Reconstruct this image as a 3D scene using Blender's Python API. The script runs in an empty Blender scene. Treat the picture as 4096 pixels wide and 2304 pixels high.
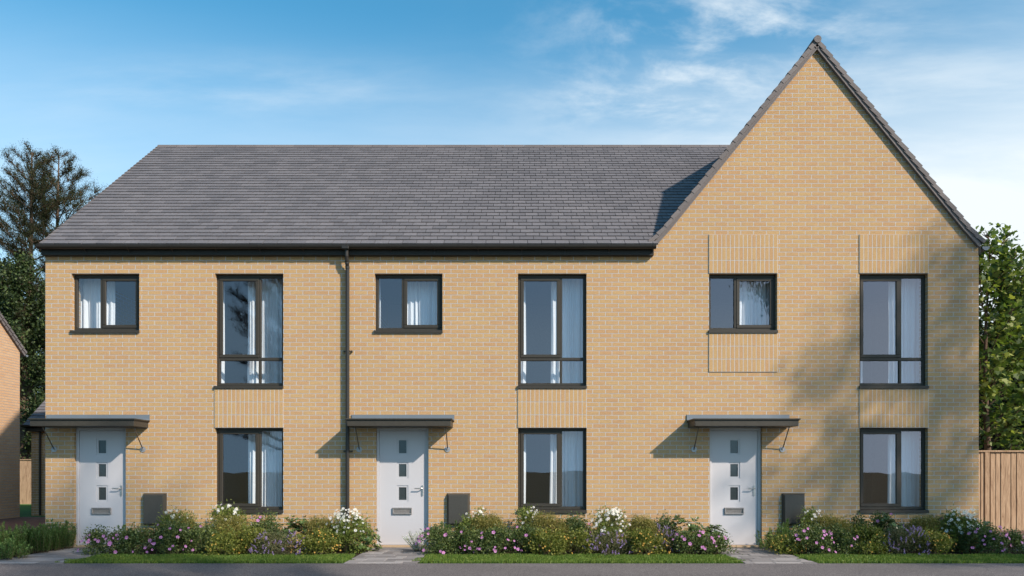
import bpy, math, random
import numpy as np
from mathutils import Vector, Matrix, noise
R = math.radians
random.seed(7)
rng = np.random.default_rng(7)
sc = bpy.context.scene
col = sc.collection

# ------------------------------------------------------------------ camera, sky, sun, exposure
F = 3206.0; DW = 14.0; VX = 2048.0; VY = 1885.0; CH = 1.319
cam_d = bpy.data.cameras.new('camera'); cam = bpy.data.objects.new('camera', cam_d); col.objects.link(cam)
cam.location = (0, -DW, CH); cam.rotation_euler = (R(90), 0, 0)
cam_d.sensor_width = 36; cam_d.lens = 36 * F / 4096; cam_d.shift_y = (VY - 1152) / 4096
cam_d.clip_end = 3000; cam_d.clip_start = .1
sc.camera = cam
SUN = Vector((0.646, -0.565, 0.563)).normalized()
world = bpy.data.worlds.new('World'); sc.world = world; world.use_nodes = True
def build_world():
    nt = world.node_tree; N = nt.nodes; L = nt.links; N.clear()
    out = N.new('ShaderNodeOutputWorld'); bg = N.new('ShaderNodeBackground')
    sky = N.new('ShaderNodeTexSky'); sky.sky_type = 'NISHITA'; sky.sun_disc = False
    sky.sun_elevation = math.asin(SUN.z); sky.sun_rotation = math.atan2(SUN.x, SUN.y)
    sky.air_density = 1.0; sky.dust_density = .6; sky.ozone_density = 1.6
    tc0 = N.new('ShaderNodeTexCoord'); sp0 = N.new('ShaderNodeSeparateXYZ'); L.new(tc0.outputs['Generated'], sp0.inputs[0])
    mz = N.new('ShaderNodeMath'); mz.operation = 'MAXIMUM'; mz.inputs[1].default_value = .17; L.new(sp0.outputs[2], mz.inputs[0])
    cb0 = N.new('ShaderNodeCombineXYZ'); L.new(sp0.outputs[0], cb0.inputs[0]); L.new(sp0.outputs[1], cb0.inputs[1]); L.new(mz.outputs[0], cb0.inputs[2])
    nm0 = N.new('ShaderNodeVectorMath'); nm0.operation = 'NORMALIZE'; L.new(cb0.outputs[0], nm0.inputs[0]); L.new(nm0.outputs[0], sky.inputs['Vector'])
    hs = N.new('ShaderNodeHueSaturation'); hs.inputs['Saturation'].default_value = 1.33; hs.inputs['Value'].default_value = 1.32
    hs.inputs['Hue'].default_value = .479
    L.new(sky.outputs[0], hs.inputs['Color'])
    tc = N.new('ShaderNodeTexCoord'); sep = N.new('ShaderNodeSeparateXYZ'); L.new(tc.outputs['Generated'], sep.inputs[0])
    def m(op, a, b=None, c=None, clamp=False):
        n = N.new('ShaderNodeMath'); n.operation = op; n.use_clamp = clamp
        for i, v in enumerate((a, b, c)):
            if v is None: continue
            if isinstance(v, (int, float)): n.inputs[i].default_value = v
            else: L.new(v, n.inputs[i])
        return n.outputs[0]
    x, y, z = sep.outputs
    yy = m('MAXIMUM', y, .12); a = m('DIVIDE', x, yy); b = m('DIVIDE', z, yy)
    def streak(sx, sy, rot, off, lo, hi, det=9, dist=.5, scale=1.0):
        cb = N.new('ShaderNodeCombineXYZ'); L.new(a, cb.inputs[0]); L.new(b, cb.inputs[1])
        mp = N.new('ShaderNodeMapping'); mp.inputs['Rotation'].default_value = (0, 0, R(rot)); mp.inputs['Location'].default_value = off
        mp.inputs['Scale'].default_value = (sx, sy, 1); L.new(cb.outputs[0], mp.inputs[0])
        n1 = N.new('ShaderNodeTexNoise'); n1.inputs['Scale'].default_value = scale; n1.inputs['Detail'].default_value = det
        n1.inputs['Roughness'].default_value = .6; n1.inputs['Distortion'].default_value = dist; L.new(mp.outputs[0], n1.inputs['Vector'])
        w = N.new('ShaderNodeMapRange'); w.interpolation_type = 'SMOOTHSTEP'; w.inputs['From Min'].default_value = lo; w.inputs['From Max'].default_value = hi
        L.new(n1.outputs[0], w.inputs['Value']); return w.outputs[0]
    def blob(ca, cbb, ra, rb):
        d = m('ADD', m('POWER', m('ABSOLUTE', m('DIVIDE', m('SUBTRACT', a, ca), ra)), 2), m('POWER', m('ABSOLUTE', m('DIVIDE', m('SUBTRACT', b, cbb), rb)), 2))
        return m('POWER', 2.718, m('MULTIPLY', d, -1))
    s1 = streak(5.5, 12.0, 14, CLOUD_OFF, .42, .72, dist=.28)
    s2 = streak(2.2, 12.0, 4, (7.3, 2.1, 0), .38, .74, dist=.2)
    s3 = streak(1.3, 5.0, 0, (3.1, 9.4, 0), .36, .72, det=6)
    c1 = m('MULTIPLY', s1, m('ADD', m('MULTIPLY', blob(.27, .535, .17, .08), 1.15), m('MULTIPLY', blob(.22, .455, .16, .04), .8), clamp=True))
    c2 = m('MULTIPLY', s2, m('ADD', m('MULTIPLY', blob(-.36, .475, .26, .035), .42), m('MULTIPLY', blob(.48, .40, .30, .16), .75), clamp=True))
    # thin veil near the horizon, thicker to the right
    vz = N.new('ShaderNodeMapRange'); vz.interpolation_type = 'SMOOTHSTEP'; vz.inputs['From Min'].default_value = .50; vz.inputs['From Max'].default_value = .25
    L.new(z, vz.inputs['Value'])
    veil = m('MULTIPLY', vz.outputs[0], m('ADD', .82, m('MULTIPLY', x, .7)), clamp=True)
    veil = m('MULTIPLY', veil, m('ADD', .80, m('MULTIPLY', s3, .35)), clamp=True)
    inv = m('MULTIPLY', m('SUBTRACT', 1, m('MULTIPLY', c1, .92)), m('MULTIPLY', m('SUBTRACT', 1, c2), m('SUBTRACT', 1, veil)))
    fac = m('SUBTRACT', 1, inv, clamp=True)
    back = N.new('ShaderNodeMapRange'); back.inputs['From Min'].default_value = -.35; back.inputs['From Max'].default_value = .3
    back.inputs['To Min'].default_value = .10; L.new(y, back.inputs['Value'])
    fac = m('MULTIPLY', fac, back.outputs[0])
    mx = N.new('ShaderNodeMix'); mx.data_type = 'RGBA'
    L.new(fac, mx.inputs['Factor']); L.new(hs.outputs[0], mx.inputs[6]); mx.inputs[7].default_value = CLOUD_COL
    L.new(mx.outputs[2], bg.inputs['Color']); bg.inputs['Strength'].default_value = SKY_STR
    L.new(bg.outputs[0], out.inputs[0])
CLOUD_OFF = (1.3, 4.2, 0); CLOUD_COL = (6.0, 6.5, 6.8, 1); SKY_STR = .1
build_world()
sd = bpy.data.lights.new('sun', 'SUN'); so = bpy.data.objects.new('sun', sd); col.objects.link(so)
sd.energy = 4.0; sd.angle = R(.9); sd.color = (1.0, .87, .74)
so.rotation_euler = SUN.to_track_quat('Z', 'Y').to_euler(); so.location = SUN * 60
sc.view_settings.view_transform = 'Standard'; sc.view_settings.look = 'None'
sc.view_settings.exposure = 0.65; sc.view_settings.gamma = 1; sc.view_settings.use_curve_mapping = False
sc.render.engine = 'CYCLES'; sc.render.resolution_x = 1024; sc.render.resolution_y = 576
try:
    sc.cycles.max_bounces = 8; sc.cycles.transparent_max_bounces = 16
except Exception: pass

# ------------------------------------------------------------------ helpers
def wx(px, y=0.0): return (px - VX) * (DW + y) / F
def wz(py, y=0.0): return CH - (py - VY) * (DW + y) / F

def tag(o, label=None, cat=None, group=None, kind=None):
    if label: o['label'] = label
    if cat: o['category'] = cat
    if group: o['group'] = group
    if kind: o['kind'] = kind
    return o
def empty(name, loc, label=None, cat=None, group=None, rz=0):
    o = bpy.data.objects.new(name, None); col.objects.link(o); o.empty_display_size = .2
    o.location = loc; o.rotation_euler = (0, 0, rz)
    return tag(o, label, cat, group)
def link(name, me, parent=None, keep=True):
    o = bpy.data.objects.new(name, me); col.objects.link(o)
    if parent:
        o.parent = parent
        if keep:
            m = Matrix.Identity(4); p = parent
            chain = []
            while p: chain.append(Matrix.LocRotScale(p.location, p.rotation_euler, p.scale)); p = p.parent
            w = Matrix.Identity(4)
            for c in reversed(chain): w = w @ c
            o.matrix_local = w.inverted()
    return o

class MB:
    def __init__(s): s.v = []; s.f = []; s.m = []
    def add(s, vs, fs, mi=0):
        b = len(s.v); s.v += [tuple(v) for v in vs]
        s.f += [tuple(i + b for i in f) for f in fs]; s.m += [mi] * len(fs); return s
    def quad(s, a, b, c, d, mi=0): return s.add([a, b, c, d], [(0, 1, 2, 3)], mi)
    def box(s, x0, x1, y0, y1, z0, z1, mi=0, bev=0):
        if bev:
            return s.bbox(x0, x1, y0, y1, z0, z1, bev, mi)
        vs = [(x0,y0,z0),(x1,y0,z0),(x1,y1,z0),(x0,y1,z0),(x0,y0,z1),(x1,y0,z1),(x1,y1,z1),(x0,y1,z1)]
        return s.add(vs, [(0,3,2,1),(4,5,6,7),(0,1,5,4),(1,2,6,5),(2,3,7,6),(3,0,4,7)], mi)
    def bbox(s, x0, x1, y0, y1, z0, z1, b, mi=0):
        # chamfered box
        X = (x0, x1); Y = (y0, y1); Z = (z0, z1); vs = []; idx = {}
        for i in (0, 1):
            for j in (0, 1):
                for k in (0, 1):
                    sx = b if i == 0 else -b; sy = b if j == 0 else -b; sz = b if k == 0 else -b
                    for a, p in enumerate(((X[i], Y[j]+sy, Z[k]+sz), (X[i]+sx, Y[j], Z[k]+sz), (X[i]+sx, Y[j]+sy, Z[k]))):
                        idx[i, j, k, a] = len(vs); vs.append(p)
        fs = []
        for i in (0, 1): fs.append([idx[i,j,k,0] for j,k in ((0,0),(1,0),(1,1),(0,1))][::(-1 if i == 0 else 1)])
        for j in (0, 1): fs.append([idx[i,j,k,1] for i,k in ((0,0),(1,0),(1,1),(0,1))][::(1 if j == 0 else -1)])
        for k in (0, 1): fs.append([idx[i,j,k,2] for i,j in ((0,0),(1,0),(1,1),(0,1))][::(-1 if k == 0 else 1)])
        for j in (0, 1):
            for k in (0, 1): fs.append([idx[0,j,k,1], idx[1,j,k,1], idx[1,j,k,2], idx[0,j,k,2]])
        for i in (0, 1):
            for k in (0, 1): fs.append([idx[i,0,k,0], idx[i,1,k,0], idx[i,1,k,2], idx[i,0,k,2]])
        for i in (0, 1):
            for j in (0, 1): fs.append([idx[i,j,0,0], idx[i,j,1,0], idx[i,j,1,1], idx[i,j,0,1]])
        for i in (0, 1):
            for j in (0, 1):
                for k in (0, 1): fs.append([idx[i,j,k,0], idx[i,j,k,1], idx[i,j,k,2]])
        return s.add(vs, fs, mi)
    def prism(s, pts, axis, a, b, mi=0):
        # pts: 2D polygon, extruded along axis from a to b
        def P(p, t):
            if axis == 'x': return (t, p[0], p[1])
            if axis == 'y': return (p[0], t, p[1])
            return (p[0], p[1], t)
        n = len(pts)
        vs = [P(p, a) for p in pts] + [P(p, b) for p in pts]
        fs = [tuple(range(n)), tuple(range(2*n-1, n-1, -1))] + [(i, (i+1) % n, n+(i+1) % n, n+i) for i in range(n)]
        return s.add(vs, fs, mi)
    def tube(s, pts, rad, n=8, mi=0, cap=True):
        pts = [Vector(p) for p in pts]
        if isinstance(rad, (int, float)): rad = [rad]*len(pts)
        vs = []; fs = []; prev = None
        for i, p in enumerate(pts):
            d = (pts[min(i+1, len(pts)-1)] - pts[max(i-1, 0)]).normalized()
            if prev is None:
                a = d.orthogonal().normalized()
            else:
                a = (prev - d*prev.dot(d)).normalized()
            prev = a; b = d.cross(a)
            for k in range(n):
                t = 2*math.pi*k/n
                vs.append(p + a*math.cos(t)*rad[i] + b*math.sin(t)*rad[i])
        for i in range(len(pts)-1):
            for k in range(n):
                fs.append((i*n+k, i*n+(k+1) % n, (i+1)*n+(k+1) % n, (i+1)*n+k))
        if cap:
            fs.append(tuple(range(n-1, -1, -1))); fs.append(tuple(range((len(pts)-1)*n, len(pts)*n)))
        return s.add(vs, fs, mi)
    def build(s, name, mats, parent=None, smooth=False, uv=True, swap=False, fix=True):
        me = bpy.data.meshes.new(name); me.from_pydata(s.v, [], s.f)
        if not isinstance(mats, (list, tuple)): mats = [mats]
        for m in mats: me.materials.append(m)
        if len(mats) > 1: me.polygons.foreach_set('material_index', s.m)
        if fix:
            import bmesh
            bm = bmesh.new(); bm.from_mesh(me); bmesh.ops.recalc_face_normals(bm, faces=bm.faces); bm.to_mesh(me); bm.free()
        if uv:
            l = me.uv_layers.new(name='UVMap')
            for p in me.polygons:
                n = p.normal; ax = max(range(3), key=lambda i: abs(n[i]))
                for li in p.loop_indices:
                    c = me.vertices[me.loops[li].vertex_index].co
                    if ax == 1: q = (c.x, c.z)
                    elif ax == 0: q = (c.y, c.z)
                    else: q = (c.x, c.y)
                    l.data[li].uv = (q[1], q[0]) if swap else q
        if smooth:
            me.polygons.foreach_set('use_smooth', [True]*len(me.polygons))
        me.update()
        return link(name, me, parent)

def np_mesh(name, V, faces_n, mats, parent=None, midx=None, keep=True):
    """V: (n*faces_n,3) unshared verts, each face uses faces_n consecutive verts"""
    n = len(V)//faces_n
    me = bpy.data.meshes.new(name)
    me.vertices.add(len(V)); me.vertices.foreach_set('co', np.asarray(V, dtype=np.float32).ravel())
    me.loops.add(len(V)); me.loops.foreach_set('vertex_index', np.arange(len(V), dtype=np.int32))
    me.polygons.add(n); me.polygons.foreach_set('loop_start', np.arange(n, dtype=np.int32)*faces_n)
    me.polygons.foreach_set('loop_total', np.full(n, faces_n, dtype=np.int32))
    if not isinstance(mats, (list, tuple)): mats = [mats]
    for m in mats: me.materials.append(m)
    if midx is not None: me.polygons.foreach_set('material_index', np.asarray(midx, dtype=np.int32))
    me.update(calc_edges=True); me.validate()
    return link(name, me, parent, keep)

# ------------------------------------------------------------------ materials
def lin(r, g, b):
    def f(c):
        c /= 255.0
        return c/12.92 if c <= .04045 else ((c+.055)/1.055)**2.4
    return (f(r), f(g), f(b), 1)
class Mat:
    def __init__(s, name, base=(.5,.5,.5,1), rough=.6, metal=0, spec=.5):
        s.m = bpy.data.materials.new(name); s.m.use_nodes = True
        s.nt = s.m.node_tree; s.N = s.nt.nodes; s.L = s.nt.links
        s.p = s.N['Principled BSDF']; s.out = s.N['Material Output']
        s.p.inputs['Base Color'].default_value = base; s.p.inputs['Roughness'].default_value = rough
        s.p.inputs['Metallic'].default_value = metal; s.p.inputs['Specular IOR Level'].default_value = spec
    def n(s, t, **kw):
        n = s.N.new(t)
        for k, v in kw.items():
            if k in n.inputs.keys(): n.inputs[k].default_value = v
            else: setattr(n, k, v)
        return n
    def coord(s, which='Object'):
        return s.n('ShaderNodeTexCoord').outputs[which]
    def noise(s, scale, detail=4, vec=None, rough=.5, dist=0):
        n = s.n('ShaderNodeTexNoise'); n.inputs['Scale'].default_value = scale; n.inputs['Detail'].default_value = detail
        n.inputs['Roughness'].default_value = rough; n.inputs['Distortion'].default_value = dist
        s.L.new(vec if vec is not None else s.coord(), n.inputs['Vector']); return n.outputs[0]
    def math(s, op, a, b=None, clamp=False):
        n = s.N.new('ShaderNodeMath'); n.operation = op; n.use_clamp = clamp
        for i, v in enumerate((a, b)):
            if v is None: continue
            if isinstance(v, (int, float)): n.inputs[i].default_value = v
            else: s.L.new(v, n.inputs[i])
        return n.outputs[0]
    def mix(s, fac, a, b, mode='MIX'):
        n = s.N.new('ShaderNodeMix'); n.data_type = 'RGBA'; n.blend_type = mode
        for i, v in ((0, fac), (6, a), (7, b)):
            if isinstance(v, (int, float, tuple)): n.inputs[i].default_value = v
            else: s.L.new(v, n.inputs[i])
        return n.outputs[2]
    def ramp(s, fac, stops):
        n = s.N.new('ShaderNodeValToRGB'); s.L.new(fac, n.inputs[0])
        e = n.color_ramp.elements
        while len(e) < len(stops): e.new(.5)
        for i, (p, c) in enumerate(stops): e[i].position = p; e[i].color = c
        return n.outputs[0]
    def color(s, c): s.L.new(c, s.p.inputs['Base Color']); return s
    def bump(s, h, strength=.3, dist=.01, prev=None):
        n = s.N.new('ShaderNodeBump'); n.inputs['Strength'].default_value = strength; n.inputs['Distance'].default_value = dist
        s.L.new(h, n.inputs['Height'])
        if prev is not None: s.L.new(prev, n.inputs['Normal'])
        s.L.new(n.outputs[0], s.p.inputs['Normal']); return n.outputs[0]
def g(v, w=1.0): return (v, v, v*w, 1)

def brick_mat(name, c1, c2, mortar, offset=.5, ox=.06, oy=.048, joint=.0058, warp=0):
    M = Mat(name, rough=.92, spec=.2)
    uv = M.coord('UV')
    mp = M.n('ShaderNodeMapping'); mp.inputs['Location'].default_value = (ox, oy, 0); mp.vector_type = 'TEXTURE'; M.L.new(uv, mp.inputs[0])
    b = M.n('ShaderNodeTexBrick'); M.L.new(mp.outputs[0], b.inputs['Vector'])
    b.offset = offset; b.offset_frequency = 2; b.squash = 1
    for k, v in (('Scale', 1), ('Mortar Size', joint), ('Mortar Smooth', .25), ('Bias', 0), ('Brick Width', .225), ('Row Height', .075)): b.inputs[k].default_value = v
    b.inputs['Color1'].default_value = (0,0,0,1); b.inputs['Color2'].default_value = (1,1,1,1); b.inputs['Mortar'].default_value = (.5,.5,.5,1)
    tone = b.outputs['Color']
    base = M.ramp(tone, [(0, c1), (.5, tuple((c1[i]*.6+c2[i]*.4)*1.0 for i in range(3))+(1,)), (1, c2)])
    fine = M.noise(120, 5, uv, .7); big = M.noise(.7, 3, uv)
    col_ = M.mix(.8, base, M.ramp(fine, [(.37, g(.34)), (.60, g(1.08))]), 'MULTIPLY')
    col_ = M.mix(.5, col_, M.ramp(M.noise(22, 4, uv), [(.3, (.84,.82,.8,1)), (.7, g(1.0))]), 'MULTIPLY')
    col_ = M.mix(.45, col_, M.ramp(big, [(.3, (.84,.84,.86,1)), (.7, g(1.0))]), 'MULTIPLY')
    mcol = M.mix(.6, mortar, M.ramp(M.noise(60, 3, uv), [(.3, g(.75)), (.7, g(1.05))]), 'MULTIPLY')
    M.color(M.mix(b.outputs['Fac'], col_, mcol))
    h = M.math('ADD', M.math('MULTIPLY', M.math('SUBTRACT', 1, b.outputs['Fac']), 1.0), M.math('MULTIPLY', fine, .35))
    M.bump(h, 1.0, .014)
    return M.m
BC1 = (.585, .388, .188, 1); BC2 = (.560, .343, .176, 1); MORT = (.54, .545, .54, 1)
m_brick = brick_mat('buff_brick', BC1, BC2, MORT)
m_soldier = brick_mat('buff_brick_soldier', BC1, BC2, MORT, offset=0, ox=.0, oy=0)
m_brick2 = brick_mat('orange_brick', (.74,.48,.28,1), (.69,.42,.235,1), (.42,.40,.37,1))

def tile_mat(name, a, b):
    M = Mat(name, rough=.75, spec=.35)
    ri = M.n('ShaderNodeNewGeometry').outputs['Random Per Island']
    c = M.ramp(ri, [(0, a), (.5, tuple((a[i]+b[i])/2 for i in range(3))+(1,)), (1, b)])
    mp = M.n('ShaderNodeMapping'); mp.inputs['Scale'].default_value = (1, .35, 1); M.L.new(M.coord(), mp.inputs[0])
    nz = M.noise(38, 6, mp.outputs[0], .65)
    c = M.mix(.75, c, M.ramp(nz, [(.3, g(.66)), (.7, g(1.12))]), 'MULTIPLY')
    c = M.mix(.5, c, M.ramp(M.noise(1.1, 3), [(.35, (.82,.84,.86,1)), (.65, g(1.0))]), 'MULTIPLY')
    M.color(c); M.bump(nz, .5, .006); return M.m
m_tile = tile_mat('slate_grey_tile', (.128, .121, .127, 1), (.170, .159, .165, 1))
m_verge = tile_mat('verge_tile_grey', (.13, .115, .112, 1), (.17, .15, .145, 1))

def plain(name, c, rough=.5, metal=0, nb=0, ns=40, var=.12, spec=.5):
    M = Mat(name, c, rough, metal, spec)
    nz = M.noise(ns, 4)
    M.color(M.mix(1, c, M.ramp(nz, [(.3, g(1-var)), (.7, g(1+var))]), 'MULTIPLY'))
    if nb: M.bump(nz, nb, .002)
    return M.m
m_frame = plain('dark_grey_frame', (.036, .032, .025, 1), .5, nb=.05, spec=.3)
m_fascia = plain('dark_fascia_board', (.024, .023, .020, 1), .6, spec=.25)
m_gutter = plain('black_gutter_plastic', (.025, .022, .019, 1), .38, spec=.35)
m_flash = plain('grey_metal_flashing', (.14, .165, .19, 1), .5, metal=.1, ns=3, var=.04)
m_canopy = plain('dark_canopy_metal', (.046, .041, .032, 1), .5, nb=.05, spec=.3)
m_rod = plain('bronze_rod', (.13, .10, .075, 1), .35, metal=.6)
m_disc = plain('steel_disc', (.33, .33, .34, 1), .4, metal=.4)
m_box = plain('meter_box_plastic', (.045, .042, .035, 1), .48, nb=.08)
m_door = plain('pale_grey_door_paint', (.46, .455, .475, 1), .45, nb=.06, ns=500, var=.04)
m_doorframe = plain('pale_grey_frame_paint', (.44, .44, .46, 1), .4, var=.04)
m_steel = plain('brushed_steel', (.45, .43, .41, 1), .32, metal=.85)
m_letter = plain('satin_grey_letterplate', (.26, .245, .235, 1), .4, metal=.35)
m_thresh = plain('sand_threshold', (.42, .30, .19, 1), .8)
m_room = plain('room_paint', (.24, .25, .27, 1), .9)
m_dark = plain('black_void', (.01, .01, .01, 1), .9)
def glass_mat(name, refl, tint=(1,1,1,1)):
    M = Mat(name)
    M.N.remove(M.p)
    t = M.n('ShaderNodeBsdfTransparent'); t.inputs[0].default_value = (.86, .92, .95, 1)
    gl = M.n('ShaderNodeBsdfGlossy'); gl.inputs['Roughness'].default_value = .004; gl.inputs[0].default_value = tint
    nb = M.noise(1.3, 2); bp = M.n('ShaderNodeBump'); bp.inputs['Strength'].default_value = .03; bp.inputs['Distance'].default_value = .05
    M.L.new(nb, bp.inputs['Height']); M.L.new(bp.outputs[0], gl.inputs['Normal'])
    ge = M.n('ShaderNodeNewGeometry'); dt = M.n('ShaderNodeVectorMath', operation='DOT_PRODUCT')
    M.L.new(ge.outputs['Incoming'], dt.inputs[0]); M.L.new(ge.outputs['True Normal'], dt.inputs[1])
    fr = M.math('POWER', M.math('SUBTRACT', 1, M.math('ABSOLUTE', dt.outputs['Value'])), 5)
    f = M.math('ADD', M.math('MULTIPLY', fr, .8), refl + .05, clamp=True)
    mx = M.n('ShaderNodeMixShader'); M.L.new(f, mx.inputs[0]); M.L.new(t.outputs[0], mx.inputs[1]); M.L.new(gl.outputs[0], mx.inputs[2])
    M.L.new(mx.outputs[0], M.out.inputs[0]); return M.m
m_glass = glass_mat('window_glass', .09, (.97, .80, .87, 1))
m_dglass = plain('frosted_dark_glass', (.035, .045, .05, 1), .08)
def cloth_mat():
    M = Mat('white_voile', (.86, .85, .87, 1), .9)
    tr = M.n('ShaderNodeBsdfTranslucent'); tr.inputs[0].default_value = (.7, .7, .72, 1)
    mx = M.n('ShaderNodeMixShader'); mx.inputs[0].default_value = .12
    M.L.new(M.p.outputs[0], mx.inputs[1]); M.L.new(tr.outputs[0], mx.inputs[2]); M.L.new(mx.outputs[0], M.out.inputs[0]); return M.m
m_cloth = cloth_mat()

def asphalt():
    M = Mat('asphalt', rough=.88, spec=.25)
    f = M.noise(95, 6, None, .9); b = M.noise(.8, 4)
    v = M.n('ShaderNodeTexVoronoi'); v.inputs['Scale'].default_value = 95; M.L.new(M.coord(), v.inputs['Vector'])
    c = M.ramp(f, [(.3, (.03,.028,.030,1)), (.50, (.10,.091,.092,1)), (.66, (.38,.35,.34,1))])
    c = M.mix(.7, c, M.ramp(v.outputs['Color'], [(.1, g(.6)), (.9, g(1.4))]), 'MULTIPLY')
    c = M.mix(1, c, M.ramp(b, [(.3, g(.9)), (.7, g(1.12))]), 'MULTIPLY')
    M.color(c); M.bump(f, .8, .006); return M.m
m_asphalt = asphalt()
def ground_mat(name, stops, scale, det=5, bump=.5):
    M = Mat(name, rough=.95, spec=.1); n = M.noise(scale, det, None, .65)
    c = M.ramp(n, stops); c = M.mix(1, c, M.ramp(M.noise(.5, 3), [(.3, g(.8)), (.7, g(1.15))]), 'MULTIPLY')
    M.color(c); M.bump(n, bump, .02); return M.m
m_field = ground_mat('field_grass', [(.3, (.06,.075,.03,1)), (.6, (.13,.135,.06,1)), (.8, (.19,.17,.09,1))], 6)
m_soil = ground_mat('dark_soil', [(.3, (.02,.015,.01,1)), (.7, (.06,.045,.03,1))], 30)
m_lawn = ground_mat('lawn_base', [(.3, (.02,.045,.01,1)), (.7, (.05,.09,.02,1))], 30)
m_backlawn = ground_mat('mown_lawn', [(.3, (.03,.10,.02,1)), (.7, (.06,.17,.04,1))], 14)
def paver(name, c1, c2, mort, w, h, joint):
    M = Mat(name, rough=.85, spec=.3)
    b = M.n('ShaderNodeTexBrick'); M.L.new(M.coord(), b.inputs['Vector']); b.offset = .37; b.squash = .7; b.squash_frequency = 3
    for k, v in (('Scale', 1), ('Mortar Size', joint), ('Mortar Smooth', .3), ('Bias', 0), ('Brick Width', w), ('Row Height', h)): b.inputs[k].default_value = v
    b.inputs['Color1'].default_value = c1; b.inputs['Color2'].default_value = c2; b.inputs['Mortar'].default_value = mort
    n = M.noise(70, 5, None, .6)
    c = M.mix(.7, b.outputs['Color'], M.ramp(n, [(.3, g(.7)), (.7, g(1.1))]), 'MULTIPLY')
    c = M.mix(1, c, M.ramp(M.noise(3, 4), [(.3, g(.85)), (.7, g(1.1))]), 'MULTIPLY')
    M.color(c); M.bump(M.math('SUBTRACT', n, M.math('MULTIPLY', b.outputs['Fac'], 2)), .5, .004); return M.m
m_path = paver('grey_paving', (.16,.15,.148,1), (.30,.28,.272,1), (.06,.055,.05,1), .42, .21, .004)
m_drive = paver('red_brown_paving', (.20,.115,.085,1), (.15,.085,.065,1), (.05,.04,.03,1), .2, .1, .004)
def wood_mat():
    M = Mat('fence_timber', rough=.8, spec=.2)
    mp = M.n('ShaderNodeMapping'); mp.inputs['Scale'].default_value = (1, 1, .09); M.L.new(M.coord(), mp.inputs[0])
    n = M.noise(26, 6, mp.outputs[0], .6, 1.2)
    ri = M.n('ShaderNodeNewGeometry').outputs['Random Per Island']
    c = M.ramp(n, [(.3, (.20,.125,.075,1)), (.5, (.34,.23,.145,1)), (.75, (.45,.32,.21,1))])
    c = M.mix(.6, c, M.ramp(ri, [(0, (.9,.88,.86,1)), (1, g(1.03))]), 'MULTIPLY')
    kn = M.n('ShaderNodeTexVoronoi'); kn.inputs['Scale'].default_value = 3.2; mp2 = M.n('ShaderNodeMapping'); mp2.inputs['Scale'].default_value = (2.4, 1, .9); M.L.new(M.coord(), mp2.inputs[0]); M.L.new(mp2.outputs[0], kn.inputs['Vector'])
    c = M.mix(1, c, M.ramp(kn.outputs['Distance'], [(.03, (.5,.38,.3,1)), (.09, g(1.0))]), 'MULTIPLY')
    M.color(c); M.bump(n, .5, .004); return M.m
m_wood = wood_mat()
def bark_mat(name, a, b):
    M = Mat(name, rough=.95, spec=.1)
    mp = M.n('ShaderNodeMapping'); mp.inputs['Scale'].default_value = (1, 1, .25); M.L.new(M.coord(), mp.inputs[0])
    n = M.noise(14, 6, mp.outputs[0], .7, .6)
    M.color(M.ramp(n, [(.35, a), (.7, b)])); M.bump(n, 1, .03); return M.m
m_bark = bark_mat('brown_bark', (.06,.04,.03,1), (.17,.12,.085,1))
m_bark2 = bark_mat('dark_bark', (.03,.024,.018,1), (.09,.07,.05,1))
def leaf_mat(name, a, b, c=None, rough=.55, trans=.3, spec=.35):
    M = Mat(name, rough=rough, spec=spec)
    ri = M.n('ShaderNodeNewGeometry').outputs['Random Per Island']
    st = [(0, a), (.7, b), (1, c or b)]
    cc = M.ramp(ri, st); M.color(cc)
    tr = M.n('ShaderNodeBsdfTranslucent'); M.L.new(M.mix(1, cc, (1.3, 1.45, .7, 1), 'MULTIPLY'), tr.inputs[0])
    mx = M.n('ShaderNodeMixShader'); mx.inputs[0].default_value = trans
    M.L.new(M.p.outputs[0], mx.inputs[1]); M.L.new(tr.outputs[0], mx.inputs[2]); M.L.new(mx.outputs[0], M.out.inputs[0]); return M.m
l_conifer = leaf_mat('conifer_needles', (.018,.028,.014,1), (.042,.050,.022,1), (.085,.075,.035,1), .7, .12, .1)
l_ivy = leaf_mat('ivy_leaf', (.018,.032,.012,1), (.042,.068,.020,1), (.095,.13,.038,1), .6, .2)
l_maple = leaf_mat('maple_leaf', (.04,.075,.025,1), (.13,.18,.04,1), (.33,.35,.09,1), .5, .35)
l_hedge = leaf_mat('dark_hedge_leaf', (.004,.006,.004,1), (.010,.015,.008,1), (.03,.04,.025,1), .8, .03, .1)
l_pink = leaf_mat('cistus_leaf', (0.041,0.067,0.020,1), (0.083,0.122,0.036,1), (0.179,0.207,0.061,1), .5, .2)
l_yg = leaf_mat('golden_green_leaf', (0.092,0.094,0.020,1), (0.204,0.187,0.043,1), (0.347,0.290,0.097,1), .6, .25)
l_daisy = leaf_mat('daisy_leaf', (0.069,0.110,0.020,1), (0.152,0.195,0.036,1), (0.248,0.268,0.061,1), .6, .25)
l_purple = leaf_mat('hebe_leaf', (0.063,0.067,0.031,1), (0.110,0.116,0.051,1), (0.166,0.159,0.071,1), .6, .2)
l_yellow = leaf_mat('coreopsis_leaf', (0.069,0.098,0.015,1), (0.152,0.171,0.031,1), (0.262,0.244,0.051,1), .6, .25)
l_glossy = leaf_mat('glossy_leaf', (0.041,0.073,0.020,1), (0.083,0.134,0.036,1), (0.152,0.207,0.061,1), .3, .15, .6)
l_rose = leaf_mat('rosemary_leaf', (.06,.12,.03,1), (.12,.20,.055,1), (.20,.29,.09,1), .6, .25)
l_silver = leaf_mat('silver_leaf', (0.390,0.429,0.378,1), (0.585,0.611,0.567,1), (0.780,0.780,0.743,1), .7, .2)
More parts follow.
